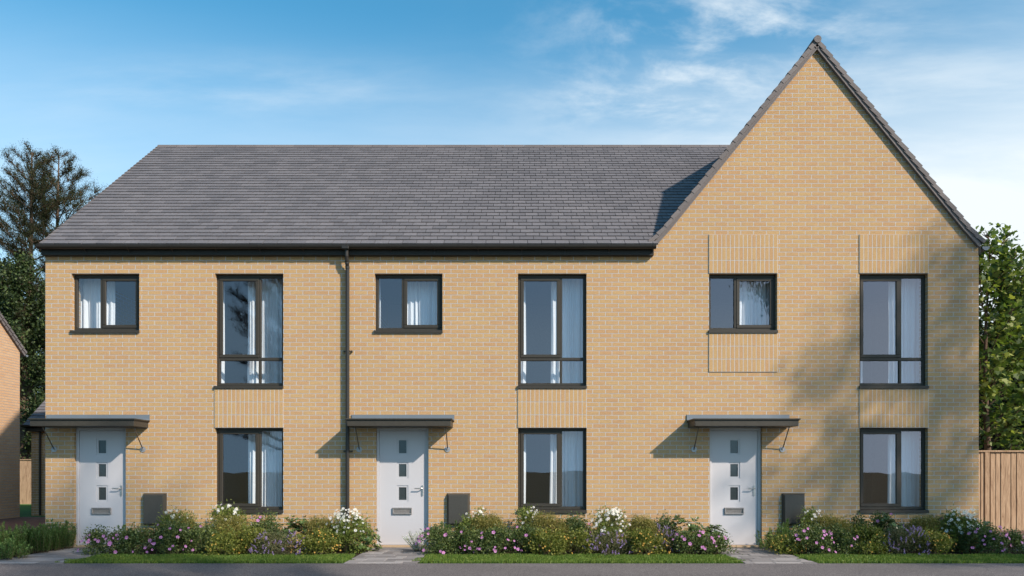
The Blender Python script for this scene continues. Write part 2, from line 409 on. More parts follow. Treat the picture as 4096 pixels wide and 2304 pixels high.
l_grass = leaf_mat('grass_blade', (0.056,0.109,0.017,1), (0.120,0.203,0.028,1), (0.256,0.304,0.070,1), .6, .3)
f_pink = leaf_mat('pink_petal', (.42,.12,.42,1), (.52,.20,.50,1), (.62,.32,.58,1), .6, .3)
f_white = leaf_mat('white_petal', (.75,.75,.78,1), (.82,.82,.84,1), None, .6, .3)
f_purple = leaf_mat('purple_bloom', (.24,.15,.40,1), (.36,.26,.52,1), (.5,.38,.62,1), .6, .2)
f_yellow = leaf_mat('orange_yellow_bloom', (.38,.19,.03,1), (.48,.28,.05,1), (.55,.36,.09,1), .6, .2)
f_eye = plain('yellow_eye', (.6, .42, .08, 1), .8)
m_stem = plain('green_brown_stem', (.10, .085, .04, 1), .8)

# ------------------------------------------------------------------ setting: ground sheets
def sheet(name, x0, x1, y0, y1, z, mat, label=None):
    mb = MB(); mb.quad((x0,y0,z),(x1,y0,z),(x1,y1,z),(x0,y1,z))
    o = mb.build(name, mat); o['kind'] = 'structure'; return o
sheet('ground', -600, 600, -600, 900, -.020, m_field)
sheet('road', -90, 90, -9.5, -2.48, -.006, m_asphalt)
sheet('pavement', -90, 90, -11.6, -9.5, -.004, m_path)
sheet('driveway', -14.24, -8.16, -.05, 9.35, -.010, m_drive)
sheet('back_lawn', -24, -8.0, 9.35, 18.3, -.012, m_backlawn)
sheet('side_driveway', 8.16, 16, -1.3, 3.97, -.010, m_drive)
XP = [(-7.65, -6.46), (-2.424, -1.37), (3.349, 4.387)]
def paving(x0, x1, seed, ragged=True):
    rr = random.Random(seed); mb = MB(); y = -2.48; rows = [.16, .16, .24, .16, .24, .16, .16, .24, .24, .16, .24, .24]
    i = 0
    while y < -.13:
        h = min(rows[i % len(rows)], -.125 - y); x = x0
        xe = x1 + (rr.uniform(-.012, .03) if ragged and y < -1 else 0)
        first = True
        while x < xe - .01:
            w = rr.choice([.24, .32, .16, .4, .3]) * (rr.uniform(.4, 1) if first else 1); first = False
            if xe - x - w < .1: w = xe - x
            dz = rr.uniform(-.0015, .0015)
            mb.bbox(x+.003, x+w-.003, y+.003, y+h-.003, -.06, 0+dz, .004); x += w
        y += h; i += 1
    return mb
def slab_mat():
    M = Mat('grey_paving_block', rough=.85, spec=.3)
    ri = M.n('ShaderNodeNewGeometry').outputs['Random Per Island']
    c = M.ramp(ri, [(0, (.15,.138,.135,1)), (.5, (.23,.215,.21,1)), (1, (.32,.30,.29,1))])
    n = M.noise(70, 5, None, .6)
    c = M.mix(.8, c, M.ramp(n, [(.3, g(.72)), (.7, g(1.12))]), 'MULTIPLY'); M.color(c); M.bump(n, .5, .004); return M.m
m_slab = slab_mat()
for i, (a, b) in enumerate(XP):
    o = paving(a, b, i+3).build('path', m_slab, uv=False); o['kind'] = 'structure'
o = paving(8.42, 9.5, 9).build('path', m_slab, uv=False); o['kind'] = 'structure'
segs = [(-14, -7.66), (-6.45, -2.43), (-1.36, 3.34), (4.40, 8.41)]
for (a, b) in segs:
    sheet('flower_bed', a, b, -1.75, 0.02, -.006, m_soil)
    sheet('verge', a, b, -2.48, -1.75, -.006, m_lawn)

def grass(x0, x1, y0, y1, dens, hmax, name='grass', seed=1):
    r = np.random.default_rng(seed); n = int((x1-x0)*(y1-y0)*dens)
    x = r.uniform(x0, x1, n); y = r.uniform(y0, y1, n)
    # slightly uneven back edge and density
    h = r.uniform(.5, 1, n)*hmax*(.8+.3*np.sin(x*5+np.sin(y*7)*2)*.5)
    a = r.uniform(0, 2*np.pi, n); w = r.uniform(.003, .006, n)
    lean = r.normal(0, .35, (n, 2))*h[:, None]
    lean[:, 0] += .1*h
    V = np.zeros((n, 4, 3))
    dx = np.cos(a)*w; dy = np.sin(a)*w
    V[:,0] = np.c_[x-dx, y-dy, np.full(n, -.01)]; V[:,1] = np.c_[x+dx, y+dy, np.full(n, -.01)]
    V[:,2] = np.c_[x+dx*.7+lean[:,0]*.45, y+dy*.7+lean[:,1]*.45, h*.6]
    V[:,3] = np.c_[x+lean[:,0], y+lean[:,1], h]
    return V.reshape(-1, 3)
VG = [grass(a+.0, b-.0, -2.47, -1.45, 6500, .052, seed=i) for i, (a, b) in enumerate([(-6.44, -2.44), (-1.34, 3.33), (4.41, 8.40)])]
for k in range(26):  # tufts creeping over the paving edges
    x = random.choice([-6.5, -2.40, -1.40, 3.38, 4.36, -6.62]) + random.uniform(-.06, .06); y = random.uniform(-2.45, -1.8)
    VG.append(grass(x-.04, x+.04, y-.02, y+.02, 9000, .03, seed=40+k))
o = np_mesh('grass', np.concatenate(VG), 4, l_grass); o['kind'] = 'stuff'
tag(o, 'short green grass strip between the flower beds and the asphalt road')
o['category'] = 'grass'

# ------------------------------------------------------------------ wall with openings
def wall_cells(mb, x0, x1, z0, z1, holes, y0, y1):
    """front slab (thickness y0..y1) with rectangular holes; closed reveals"""
    xs = sorted({x0, x1, *[h[0] for h in holes], *[h[1] for h in holes]})
    zs = sorted({z0, z1, *[h[2] for h in holes], *[h[3] for h in holes]})
    def inh(x, z): return any(h[0] < x < h[1] and h[2] < z < h[3] for h in holes)
    for i in range(len(xs)-1):
        for k in range(len(zs)-1):
            a, b, c, d = xs[i], xs[i+1], zs[k], zs[k+1]
            if inh((a+b)/2, (c+d)/2): continue
            mb.quad((a,y0,c),(b,y0,c),(b,y0,d),(a,y0,d)); mb.quad((b,y1,c),(a,y1,c),(a,y1,d),(b,y1,d))
    for (a, b, c, d) in holes:
        mb.quad((a,y0,c),(a,y0,d),(a,y1,d),(a,y1,c)); mb.quad((b,y0,d),(b,y0,c),(b,y1,c),(b,y1,d))
        mb.quad((a,y0,d),(b,y0,d),(b,y1,d),(a,y1,d)); mb.quad((b,y0,c),(a,y0,c),(a,y1,c),(b,y1,c))
WT = .30
ZE = 5.243; YE = -.13; YR = 4.52; ZR = 8.817; PT = (ZR-ZE)/(YR-YE)   # eaves, ridge, pitch
XL, XS, XM, XR = wx(181.5), wx(1390), wx(2611), wx(3915)
APX, APZ = wx(3263), 8.67
ZH1, ZH2 = wz(1094), wz(1710.5)      # window heads
# openings in photo pixels: x0,x1,y_top,y_sill
OPEN = {
 'left':   dict(small=(286, 557), big=(860, 1133), door=(297, 503)),
 'middle': dict(small=(1499, 1770), big=(2072, 2346), door=(1504, 1714)),
 'right':  dict(small=(2836, 3109), big=(3438, 3712), door=(2838.5, 3048)),
}
ZSS, ZST, ZSG = wz(1330), wz(1552), wz(2049)
ZD = wz(1708)

def make_window(house, kind, x0, x1, z0, z1, lab):
    """opening x0..x1, z0..z1; frame set back .09"""
    w = empty('window', ((x0+x1)/2, .09, z0)); w.parent = house
    w.matrix_local = Matrix.Translation(Vector(((x0+x1)/2, .09, z0)) - house.location)
    tag(w, lab)
    fr = MB(); yf, yb = .09, .15
    t = .05; mw = .042
    def bar(a, b, c, d, y0=yf, y1=yb, bv=.006): fr.bbox(a, b, y0, y1, c, d, bv)
    zb = z0 + .045      # above sill
    W = x1-x0
    panes = []
    def ring(a, b, c, d, tt, y0, y1):
        bar(a, b, d-tt, d, y0, y1); bar(a, b, c, c+tt, y0, y1); bar(a, a+tt, c+tt, d-tt, y0, y1); bar(b-tt, b, c+tt, d-tt, y0, y1)
    top = z1 - .008
    ring(x0+.002, x1-.002, zb, top, t, yf, yb)
    if kind == 'small':
        xm = x0 + .405*W   # mullion centre
        bar(xm-mw/2, xm+mw/2, zb+t, top-t)
        panes.append((x0+t, xm-mw/2, zb+t, top-t, yf+.03))
        a, b, c, d = xm+mw/2-.004, x1-t+.004, zb+t-.004, top-t+.004
        ring(a, b, c, d, .058, yf-.012, yf+.03); panes.append((a+.058, b-.058, c+.058, d-.058, yf+.012))
    else:
        xm = x0 + .632*W
        bz = zb+t
        if kind == 'tall':
            zt = wz(1434)
            bar(x0+t, x1-t, zt-.028, zt+.028)
            bar(xm-mw/2, xm+mw/2, zb+t, zt-.028); bar(xm-mw/2, xm+mw/2, zt+.028, top-t)
            panes.append((x0+t, xm-mw/2, zb+t, zt-.028, yf+.03)); panes.append((xm+mw/2, x1-t, zb+t, zt-.028, yf+.03))
            bz = zt+.028
        else:
            bar(xm-mw/2, xm+mw/2, zb+t, top-t)
        panes.append((xm+mw/2, x1-t, bz, top-t, yf+.03))
        a, b, c, d = x0+t-.004, xm-mw/2+.004, bz-.004, top-t+.004
        ring(a, b, c, d, .058, yf-.012, yf+.03); panes.append((a+.058, b-.058, c+.058, d-.058, yf+.012))
    fr.build('frame', m_frame, w)
    for (a, b, c, d, y) in panes:
        p = MB(); p.quad((a-.005,y,c-.005),(b+.005,y,c-.005),(b+.005,y,d+.005),(a-.005,y,d+.005)); p.build('pane', m_glass, w, uv=False)
    s = MB(); s.prism([(-.035, z0-.012), (-.035, z0+.034), (.088, z0+.046), (.16, z0+.046), (.16, z0-.0)], 'x', x0-.012, x1+.004)
    s.build('sill', m_frame, w)
    # room behind
    r = MB(); a, b, c, d, y0, y1 = x0-.45, x1+.45, z0-.6 if z0 > 1 else .02, z1+.12, WT+.003, 3.2
    r.quad((a,y1,c),(b,y1,c),(b,y1,d),(a,y1,d)); r.quad((a,y0,c),(a,y1,c),(a,y1,d),(a,y0,d)); r.quad((b,y1,c),(b,y0,c),(b,y0,d),(b,y1,d))
    r.quad((a,y0,c),(b,y0,c),(b,y1,c),(a,y1,c)); r.quad((a,y1,d),(b,y1,d),(b,y0,d),(a,y0,d))
    r.build('room', m_room, w, fix=False)
    return w

def curtain(x0, x1, z0, z1, label, seed):
    r = random.Random(seed); Y = .40; n = max(24, int((x1-x0)/.008)); rows = 12
    ph = r.uniform(0, 6); per = r.uniform(.075, .095)
    V = []; Fc = []
    for j in range(rows+1):
        v = j/rows; z = z0 + (z1-z0)*v
        for i in range(n+1):
            u = i/n; x = x0+(x1-x0)*u
            q = x/per*2*math.pi + ph + .9*math.sin(x*17+ph)
            amp = .036*(.6+.4*math.sin(x*31+seed)) * (1.15-.35*v)
            sway = .012*math.sin(z*1.7+x*9+seed)*(1-v)
            V.append((x+.006*math.sin(q*1.0+1)+sway, Y+amp*math.sin(q)+.006*math.sin(2.3*q+z), z))
    for j in range(rows):
        for i in range(n):
            a = j*(n+1)+i; Fc.append((a, a+1, a+n+2, a+n+1))
    mb = MB(); mb.add(V, Fc); o = mb.build('curtain', m_cloth, smooth=True, uv=False, fix=False)
    # origin at the base of the cloth
    c = Vector(((x0+x1)/2, Y, z0)); o.data.transform(Matrix.Translation(-c)); o.location = c
    return tag(o, label, 'curtain', 'white voile curtains inside the windows')

def make_door(house, px0, px1, lab, z1=None):
    x0, x1 = wx(px0), wx(px1); z1 = ZD
    d = empty('door', ((x0+x1)/2, .1, 0)); d.parent = house
    d.matrix_local = Matrix.Translation(Vector(((x0+x1)/2, .1, 0)) - house.location)
    tag(d, lab)
    fr = MB(); t = .05; yf = .055
    fr.bbox(x0, x0+t, yf, .14, 0.005, z1, .005); fr.bbox(x1-t, x1, yf, .14, 0.005, z1, .005); fr.bbox(x0+t, x1-t, yf, .14, z1-t-.01, z1, .005)
    fr.build('frame', m_doorframe, d)
    # leaf with three recessed lights: ring of slabs
    a, b, c, e = x0+t+.003, x1-t-.003, .028, z1-t-.013; yl = .078
    cx = (a+b)/2 - .005; lw = .10
    lights = [(1753, 1820), (1848.5, 1914), (1942, 2008)]
    hol = [(cx-lw, cx+lw, wz(q), wz(p)) for p, q in lights]
    lf = MB(); wall_cells(lf, a, b, c, e, hol, yl, yl+.044)
    lf.quad((a,yl,c),(a,yl+.044,c),(a,yl+.044,e),(a,yl,e)); lf.quad((b,yl,c),(b,yl,e),(b,yl+.044,e),(b,yl+.044,c))
    lf.build('leaf', m_door, d, uv=False)
    for (p, q, r, s) in hol:
        tr = MB(); k = .033
        y0 = yl+.010
        for (i0, i1, j0, j1) in ((p, q, s-k, s), (p, q, r, r+k), (p, p+k, r+k, s-k), (q-k, q, r+k, s-k)):
            tr.box(i0, i1, y0, y0+.03, j0, j1)
        tr.build('light_trim', m_doorframe, d)
        pn = MB(); pn.quad((p+k-.004,yl+.026,r+k-.004),(q-k+.004,yl+.026,r+k-.004),(q-k+.004,yl+.026,s-k+.004),(p+k-.004,yl+.026,s-k+.004)); pn.build('pane', m_dglass, d, uv=False)
    # letter plate
    lb = MB(); lx0, lx1, lz0, lz1 = cx-.175, cx+.165, wz(2058), wz(2031); bw = .022
    for (i0, i1, j0, j1) in ((lx0, lx1, lz1-bw, lz1), (lx0, lx1, lz0, lz0+bw), (lx0, lx0+bw, lz0+bw, lz1-bw), (lx1-bw, lx1, lz0+bw, lz1-bw)):
        lb.bbox(i0, i1, yl-.03, yl, j0, j1, .004)
    lb.add([(lx0+bw, yl-.018, lz1-bw), (lx1-bw, yl-.018, lz1-bw), (lx1-bw, yl-.006, lz0+bw), (lx0+bw, yl-.006, lz0+bw)], [(0,1,2,3)])
    lb.build('letter_plate', m_letter, d, fix=False)
    # handle: back plate + lever
    hx = b-.062; hz = wz(1960); h = MB()
    pts = []
    for i in range(8):
        an = math.pi*i/7; pts.append((hx+.016*math.cos(an), wz(1941)-.016+.016*math.sin(an)))
    for i in range(8):
        an = math.pi+math.pi*i/7; pts.append((hx+.016*math.cos(an), wz(1985)+.016+.016*math.sin(an)))
    h.prism(pts, 'y', yl-.012, yl)
    zl = wz(1954)
    h.tube([(hx, yl-.008, zl), (hx, yl-.05, zl), (hx-.02, yl-.062, zl), (hx-.13, yl-.062, zl)], .010, 8)
    h.build('handle', m_steel, d, uv=False)
    th = MB(); th.bbox(x0, x1, -.02, .12, -.012, .022, .004); th.build('threshold', m_thresh, d)

def make_canopy(house, a, b, lab):
    x0, x1 = wx(a), wx(b); dp = .565
    c = empty('canopy', ((x0+x1)/2, 0, 2.08)); c.parent = house
    c.matrix_local = Matrix.Translation(Vector(((x0+x1)/2, 0, 2.08)) - house.location); tag(c, lab)
    i = .027
    body = MB(); body.bbox(x0+i, x1-i, -dp+i, -.001, 2.078, 2.172, .004); body.bbox(x0+i-.01, x1-i+.01, -dp+i-.01, -.001, 2.170, 2.184, .002); body.build('fascia_body', m_canopy, c)
    cap = MB(); cap.bbox(x0, x1, -dp, -.001, 2.184, 2.207, .004); cap.build('roof_sheet', m_canopy, c)
    fl = MB(); fl.prism([(-.002, 2.207), (-.05, 2.207), (-.022, 2.232), (-.020, wz(1659)), (-.002, wz(1659))], 'x', x0+.002, x1-.002); fl.build('flashing', m_flash, c)
    for px in (x0+wx(2048+30)-wx(2048), x1-wx(2048+27.5)):
        px = px
        r = MB(); r.tube([(px, -.36, 2.085), (px, -.02, 1.715)], .0095, 8); r.build('support_rod', m_rod, c, smooth=True, uv=False)
        d = MB(); n = 24; d.prism([(px+.05*math.cos(2*math.pi*k/n), 1.703+.05*math.sin(2*math.pi*k/n)) for k in range(n)], 'y', -.012, -.0005); d.tube([(px, -.012, 1.703), (px, -.03, 1.712)], .016, 10); d.build('wall_disc', m_disc, c, uv=False)

def make_meter(house, a, b, lab):
    x0, x1 = wx(a), wx(b); z0, z1 = .378, .935; i = .030; dp = .075
    m = MB()
    vs = [(x0,-.001,z0),(x1,-.001,z0),(x1,-.001,z1),(x0,-.001,z1),(x0+i*.4,-dp,z0+i*.6),(x1-i*.4,-dp,z0+i*.6),(x1-i*.4,-dp,z1-i),(x0+i*.4,-dp,z1-i)]
    vs = [(x0,-.001,z0),(x1,-.001,z0),(x1,-.001,z1),(x0,-.001,z1),(x0+i,-dp,z0+i*.8),(x1-i,-dp,z0+i*.8),(x1-i,-dp,z1-i),(x0+i,-dp,z1-i)]
    m.add(vs, [(4,5,6,7),(0,1,5,4),(1,2,6,5),(2,3,7,6),(3,0,4,7)])
    o = m.build('meter_box', m_box, house, uv=False); tag(o, lab)
    d = MB(); d.bbox(x0+i+.004, x1-i-.004, -dp-.007, -dp+.002, z0+i, z1-i-.006, .003); d.build('box_door', m_box, o, uv=False)

def tiles(mb, org, U, V, Nn, width, length, tw, gauge, clip=None, x_lo=None, x_hi=None, seed=0, th=.030):
    """org: lower-left corner, U along eaves, V up slope"""
    r = random.Random(seed); org = Vector(org); U = Vector(U).normalized(); V = Vector(V).normalized(); Nn = Vector(Nn).normalized()
    nr = int(round(length/gauge)); gg = length/nr
    for j in range(nr):
        v0 = j*gg - (.0 if j else .01); v1 = (j+1)*gg + .03
        if j == nr-1: v1 = length
        off = (j % 2)*tw*.5 + (tw*.05*(j % 3))
        u = -off
        while u < width:
            a, b = max(u, 0), min(u+tw, width)
            if clip: b = min(b, clip((v0+v1)/2))
            gp = .0045; h0 = th + r.uniform(-.002, .002); h1 = .010; sk = r.uniform(-.0015, .0015)
            mid = u + tw/2; u += tw
            if x_lo is not None and mid < x_lo: continue
            if x_hi is not None and mid >= x_hi: continue
            if b-a < .02: continue
            P = lambda uu, vv, hh: org + U*uu + V*vv + Nn*hh
            mb.add([P(a+gp,v0+sk,h0),P(b-gp,v0-sk,h0),P(b-gp,v1,h1),P(a+gp,v1,h1),P(a+gp,v0+sk,0),P(b-gp,v0-sk,0),P(b-gp,v1,0),P(a+gp,v1,0)],
                   [(0,1,2,3),(4,5,1,0),(4,0,3,7),(1,5,6,2)])

# ------------------------------------------------------------------ the terrace
def side_wall(mb, x0, x1, yb):
    # gable end wall seen from the side, x0..x1 thick, from front to back
    z = lambda y: ZE + (y-YE)*PT - .05 if y <= YR else ZE + (2*YR-YE-y)*PT - .05
    pts = [(WT, -.02), (yb, -.02), (yb, z(yb)), (YR, z(YR)), (WT, z(WT))]
    mb.prism(pts, 'x', x0, x1)
HB = 2*YR - .0
slope = math.hypot(YR-YE, ZR-ZE)
Vup = Vector((0, YR-YE, ZR-ZE)).normalized(); Nup = Vector((0, -(ZR-ZE), YR-YE)).normalized()
XV = -8.165; XV2 = XM - .012
def house_common(name, x0, x1, label, d, wall_x0, wall_x1, wtop):
    h = empty(name, ((x0+x1)/2, 0, 0), label, 'house', 'terraced buff brick houses')
    sm, bg, dr = d['small'], d['big'], d['door']
    holes = [(wx(sm[0]), wx(sm[1]), ZSS, ZH1), (wx(bg[0]), wx(bg[1]), ZST, ZH1), (wx(bg[0]), wx(bg[1]), ZSG, ZH2), (wx(dr[0]), wx(dr[1]), -.02, ZD)]
    return h, holes
houses = {}
def do_house(key, hname, label, x0, x1):
    d = OPEN[key]
    h, holes = house_common(hname, x0, x1, label, d, x0, x1, None)
    mb = MB()
    if key == 'right':
        zt = 5.225
        wall_cells(mb, x0, x1, -.02, zt, holes, 0, WT)
        mb.prism([(x0+.01, zt), (x1-.01, zt), (APX, APZ)], 'y', 0, WT)
        mb.box(x1-WT, x1, WT, HB, -.02, zt); mb.box(x0, x1-WT, HB-WT, HB, -.02, zt)
        mb.prism([(x0+.01, zt), (x1-.01, zt), (APX, APZ)], 'y', HB-WT, HB)
    else:
        wall_cells(mb, x0, x1, -.02, 5.19, holes, 0, WT)
        mb.box(x0, x1, HB-WT, HB, -.02, 5.19)
        if key == 'left': side_wall(mb, x0, x0+WT, HB)
        else: side_wall(mb, x0+.02, x0+.22, HB)
    mb.build('wall', m_brick, h)
    pn = lambda what: what + ' of the ' + key + ' house'
    sm, bg = d['small'], d['big']
    make_window(h, 'small', wx(sm[0]), wx(sm[1]), ZSS, ZH1, 'small upper window')
    make_window(h, 'tall', wx(bg[0]), wx(bg[1]), ZST, ZH1, 'tall upper window')
    make_window(h, 'ground', wx(bg[0]), wx(bg[1]), ZSG, ZH2, 'ground floor window')
    # soldier course panels, 14 mm proud
    pans = [(bg[0]-1, bg[1]+1, 1711, 1556.5)]
    if key == 'right': pans += [(bg[0]-1, bg[1]+1, 1093.5, 939), (sm[0]-1, sm[1]+1, 1093.5, 939), (sm[0]-1, sm[1]+1, 1488, 1333)]
    for (a, b, p, q) in pans:
        s = MB(); xa, xb = wx(a), wx(b); s.box(xa, xb, -.014, -.0005, wz(p), wz(q))
        o = s.build('soldier_panel', m_soldier, h, swap=True)
        l = o.data.uv_layers[0].data; n0 = wz(p)
        for li in l: li.uv = (li.uv[0]-n0+.0, li.uv[1]-xa)
    return h
HL = do_house('left', 'terraced_house', 'left end terraced house in buff brick, partly shaded door under a dark canopy', XL, XS)
HM = do_house('middle', 'terraced_house', 'middle terraced house in buff brick with sunlit pale door right of the downpipe', XS, XM)
HR = do_house('right', 'gable_house', 'right hand buff brick house with a tall steep gable front', XM, XR)
for h, k in ((HL, 'left'), (HM, 'middle'), (HR, 'right')):
    dr = OPEN[k]['door']
    make_door(h, dr[0], dr[1], 'pale grey front door with three small square lights')
make_canopy(HL, 187.5, 599.8, 'dark flat door canopy'); make_canopy(HM, 1407, 1818, 'dark flat door canopy'); make_canopy(HR, 2746, 3157, 'dark flat door canopy')
make_meter(HL, 575, 667, 'dark meter box'); make_meter(HM, 1788, 1880, 'dark meter box'); make_meter(HR, 3126, 3218.5, 'dark meter box')

# roofs of left + middle houses
valley = lambda v: (2.445 - XV) + (v/slope)*2.83 + .04
XB = -2.87 - XV
for h, lo, hi, sd_ in ((HL, None, XB, 1), (HM, XB, None, 1)):
    mb = MB(); tiles(mb, (XV, YE, ZE), (1,0,0), Vup, Nup, 14.0, slope, .241, .167, clip=valley, x_lo=lo, x_hi=hi, seed=5)
    r = mb.build('roof', m_tile, h, uv=False, fix=False)
    a = XV + (lo or 0); b = (XV+hi) if hi else 2.43
    dk = MB(); zb = -.03
    dk.add([(a,YE,ZE-.004),(b,YE,ZE-.004),(b + (2.8 if hi is None else 0),YR,ZR-.004),(a,YR,ZR-.004)], [(0,1,2,3)])
    bb = b + (2.8 if hi is None else 0)
    dk.add([(a,YR,ZR-.002),(bb,YR,ZR-.002),(bb,2*YR-YE,ZE),(a,2*YR-YE,ZE)], [(0,1,2,3)])
    dk.build('deck', m_dark, r, uv=False, fix=False)
    rt = MB()
    x = a; yc, zc = YR, ZR-.045
    while x < bb-.05:
        w = min(.45, bb-x)
        n = 7; rr_ = .085
        pts = [(yc+rr_*math.cos(math.pi*i/(n-1)), zc+rr_*math.sin(math.pi*i/(n-1))) for i in range(n)]
        rt.prism(pts, 'x', x+.003, x+w-.003); x += w
    rt.build('ridge_tiles', m_verge, r)
# verge closers on the left gable
vm = MB(); P0 = Vector((XV, YE, ZE))
nr = int(round(slope/.167)); gg = slope/nr
for j in range(nr):
    p = P0 + Vup*(j*gg); q = P0 + Vup*((j+1)*gg+.03)
    c = [p+Nup*.034, q+Nup*.016, q-Nup*.07, p-Nup*.07]
    vs = [v+Vector((-.012,0,0)) for v in c] + [v+Vector((.035,0,0)) for v in c]
    vm.add(vs, [(0,1,2,3),(7,6,5,4),(0,4,5,1),(3,0,4,7)])
vm.build('verge', m_verge, HL, uv=False)

def fascia_gutter(h, x0, x1, first, last):
    f = MB(); f.box(x0-(.01 if first else 0), x1, -.105, -.085, 5.068, 5.235); f.box(x0, x1, -.085, -.0005, 5.070, 5.085)
    f.build('fascia', m_fascia, h, uv=False)
    gt = MB(); r = .060; yc, zc = -.168, 5.212; n = 11
    out = [(yc+r*math.cos(math.pi+math.pi*i/(n-1)), zc+r*math.sin(math.pi+math.pi*i/(n-1))) for i in range(n)]
    inn = [(yc+(r-.005)*math.cos(math.pi+math.pi*i/(n-1)), zc+(r-.005)*math.sin(math.pi+math.pi*i/(n-1))) for i in range(n)][::-1]
    e0 = x0-(.03 if first else 0); e1 = x1+(.02 if last else 0)
    gt.prism(out+inn, 'x', e0, e1)
    gt.tube([(e0, yc-r+.002, zc+.002), (e1, yc-r+.002, zc+.002)], .006, 6)
    if first: gt.prism(out, 'x', e0-.004, e0+.002)
    if last: gt.prism(out, 'x', e1-.002, e1+.004)
    go = gt.build('gutter', m_gutter, h, uv=False)
    px = 332; out2 = [(yc+(r+.006)*math.cos(math.pi+math.pi*i/(n-1)), zc+(r+.006)*math.sin(math.pi+math.pi*i/(n-1))) for i in range(n)]
    inn2 = [(yc+(r-.0)*math.cos(math.pi+math.pi*i/(n-1)), zc+(r-.0)*math.sin(math.pi+math.pi*i/(n-1))) for i in range(n)][::-1]
    while px < 2620:
        x = wx(px, -.2)
        if x0 < x < x1:
            b = MB(); b.prism(out2+inn2, 'x', x-.012, x+.012); b.box(x-.012, x+.012, -.112, -.1045, 5.10, 5.20); b.tube([(x, -.17, 5.152), (x+.004, -.108, 5.11)], .006, 6); b.build('bracket', m_gutter, go, uv=False)
        px += 175.5
    return go
gL = fascia_gutter(HL, XL, XS, True, False); gM = fascia_gutter(HM, XS+.001, XM, False, True)
# downpipe between left and middle house
dp = MB(); xp = wx(1390, -.08)
dp.tube([(xp, -.155, 5.17), (xp, -.15, 5.04), (xp, -.13, 4.97), (xp, -.09, 4.88), (xp, -.08, 4.82), (xp, -.08, .02)], .034, 14)
for z in (5.16, 4.93, 4.86): 
    y = -.154 if z > 5 else (-.112 if z > 4.9 else -.084)
    dp.tube([(xp, y, z+.02), (xp, y, z-.02)], .038, 14)
dpo = dp.build('downpipe', m_gutter, HL, smooth=False, uv=False)
for py in (1407, 1805):
    z = wz(py); c = MB(); c.tube([(xp, -.08, z+.02), (xp, -.08, z-.02)], .038, 14); c.tube([(xp-.075, -.045, z), (xp+.075, -.045, z)], .009, 6); c.box(xp-.075, xp-.055, -.06, 0, z-.012, z+.012); c.box(xp+.055, xp+.075, -.06, 0, z-.012, z+.012); c.build('pipe_clip', m_gutter, dpo, uv=False)
dd = MB(); dd.bbox(wx(1376), wx(1405), -.185-.045, -.11, 5.142, 5.225, .01); dd.build('outlet', m_gutter, gL, uv=False)

# gable roof of right house
HSP = 2.87; GZ = 8.82; GE = 5.285; gsl = math.hypot(HSP, GZ-GE)
for sgn in (-1, 1):
    Vg = Vector((-sgn*HSP, 0, GZ-GE)).normalized(); Ng = Vector((sgn*(GZ-GE), 0, HSP)).normalized()
    ex = APX + sgn*HSP
    mb = MB()
    tiles(mb, (ex, -.02, GE), (0,1,0), Vg, Ng, HB+.04, gsl, .3, .193, seed=8)
    rf = mb.build('roof', m_tile, HR, uv=False, fix=False)
    dk = MB(); dk.quad((ex,-.02,GE-.004),(ex,HB+.04,GE-.004),(APX,HB+.04,GZ-.004),(APX,-.02,GZ-.004)); dk.build('deck', m_dark, rf, uv=False, fix=False)
    # verge: stepped cap units + undercloak strip
    vg = MB(); nr = 24; gg = gsl/nr
    for j in range(nr):
        kick = .045 if j == 0 else (.018 if j == 1 else 0)
        kick2 = .018 if j == 0 else 0
        p = Vector((ex, 0, GE)) + Vg*(j*gg-.012) + Ng*kick; q = Vector((ex, 0, GE)) + Vg*((j+1)*gg+.02) + Ng*kick2
        c = [p+Ng*.040, q+Ng*.018, q-Ng*.052, p-Ng*.030]
        vs = [Vector((v.x, yy_, v.z)) for v, yy_ in zip(c, (-.079, -.071, -.071, -.079))] + [Vector((v.x, .06-.001*(j % 2), v.z)) for v in c]
        vg.add(vs, [(0,1,2,3),(7,6,5,4),(0,4,5,1),(1,5,6,2),(2,6,7,3),(3,7,4,0)])
    vg.build('verge', m_verge, rf, uv=False)
    uc = MB()
    p = Vector((ex, 0, GE)) - Vg*.02 + Ng*.02; q = Vector((APX, 0, GZ))
    m_ = Vector((ex, 0, GE)) + Vg*(2*gg)
    def strip(a, b, ya, yb, o1, o2):
        cc = [a-Ng*o1, b-Ng*o1, b-Ng*o2, a-Ng*o2]; vs = [Vector((v.x, ya, v.z)) for v in cc] + [Vector((v.x, yb, v.z)) for v in cc]
        uc.add(vs, [(0,1,2,3),(7,6,5,4),(0,4,5,1),(1,5,6,2),(2,6,7,3),(3,7,4,0)])
    strip(p, m_, -.055, -.001, .030, .098); strip(m_, q, -.055, -.001, .036, .098)
    strip(p, m_, -.066, -.050, .082, .100); strip(m_, q, -.066, -.050, .082, .100)
    uc.build('undercloak', m_verge if sgn < 0 else m_verge, rf, uv=False)
rg = MB(); n = 14; rr_ = .064
rg.prism([(APX+rr_*math.cos(2*math.pi*i/n+.2), GZ+.0+rr_*math.sin(2*math.pi*i/n+.2)) for i in range(n)], 'y', -.10, -.075)
y = -.075
while y < HB:
    rg.prism([(APX+rr_*1.05*math.cos(math.pi*i/8-.15*(1-i/4)), GZ-.005+rr_*1.05*math.sin(math.pi*i/8)) for i in range(9)], 'y', y+.002, min(y+.45, HB+.05)-.002); y += .45
rg.build('ridge_tiles', m_verge, HR, uv=False)
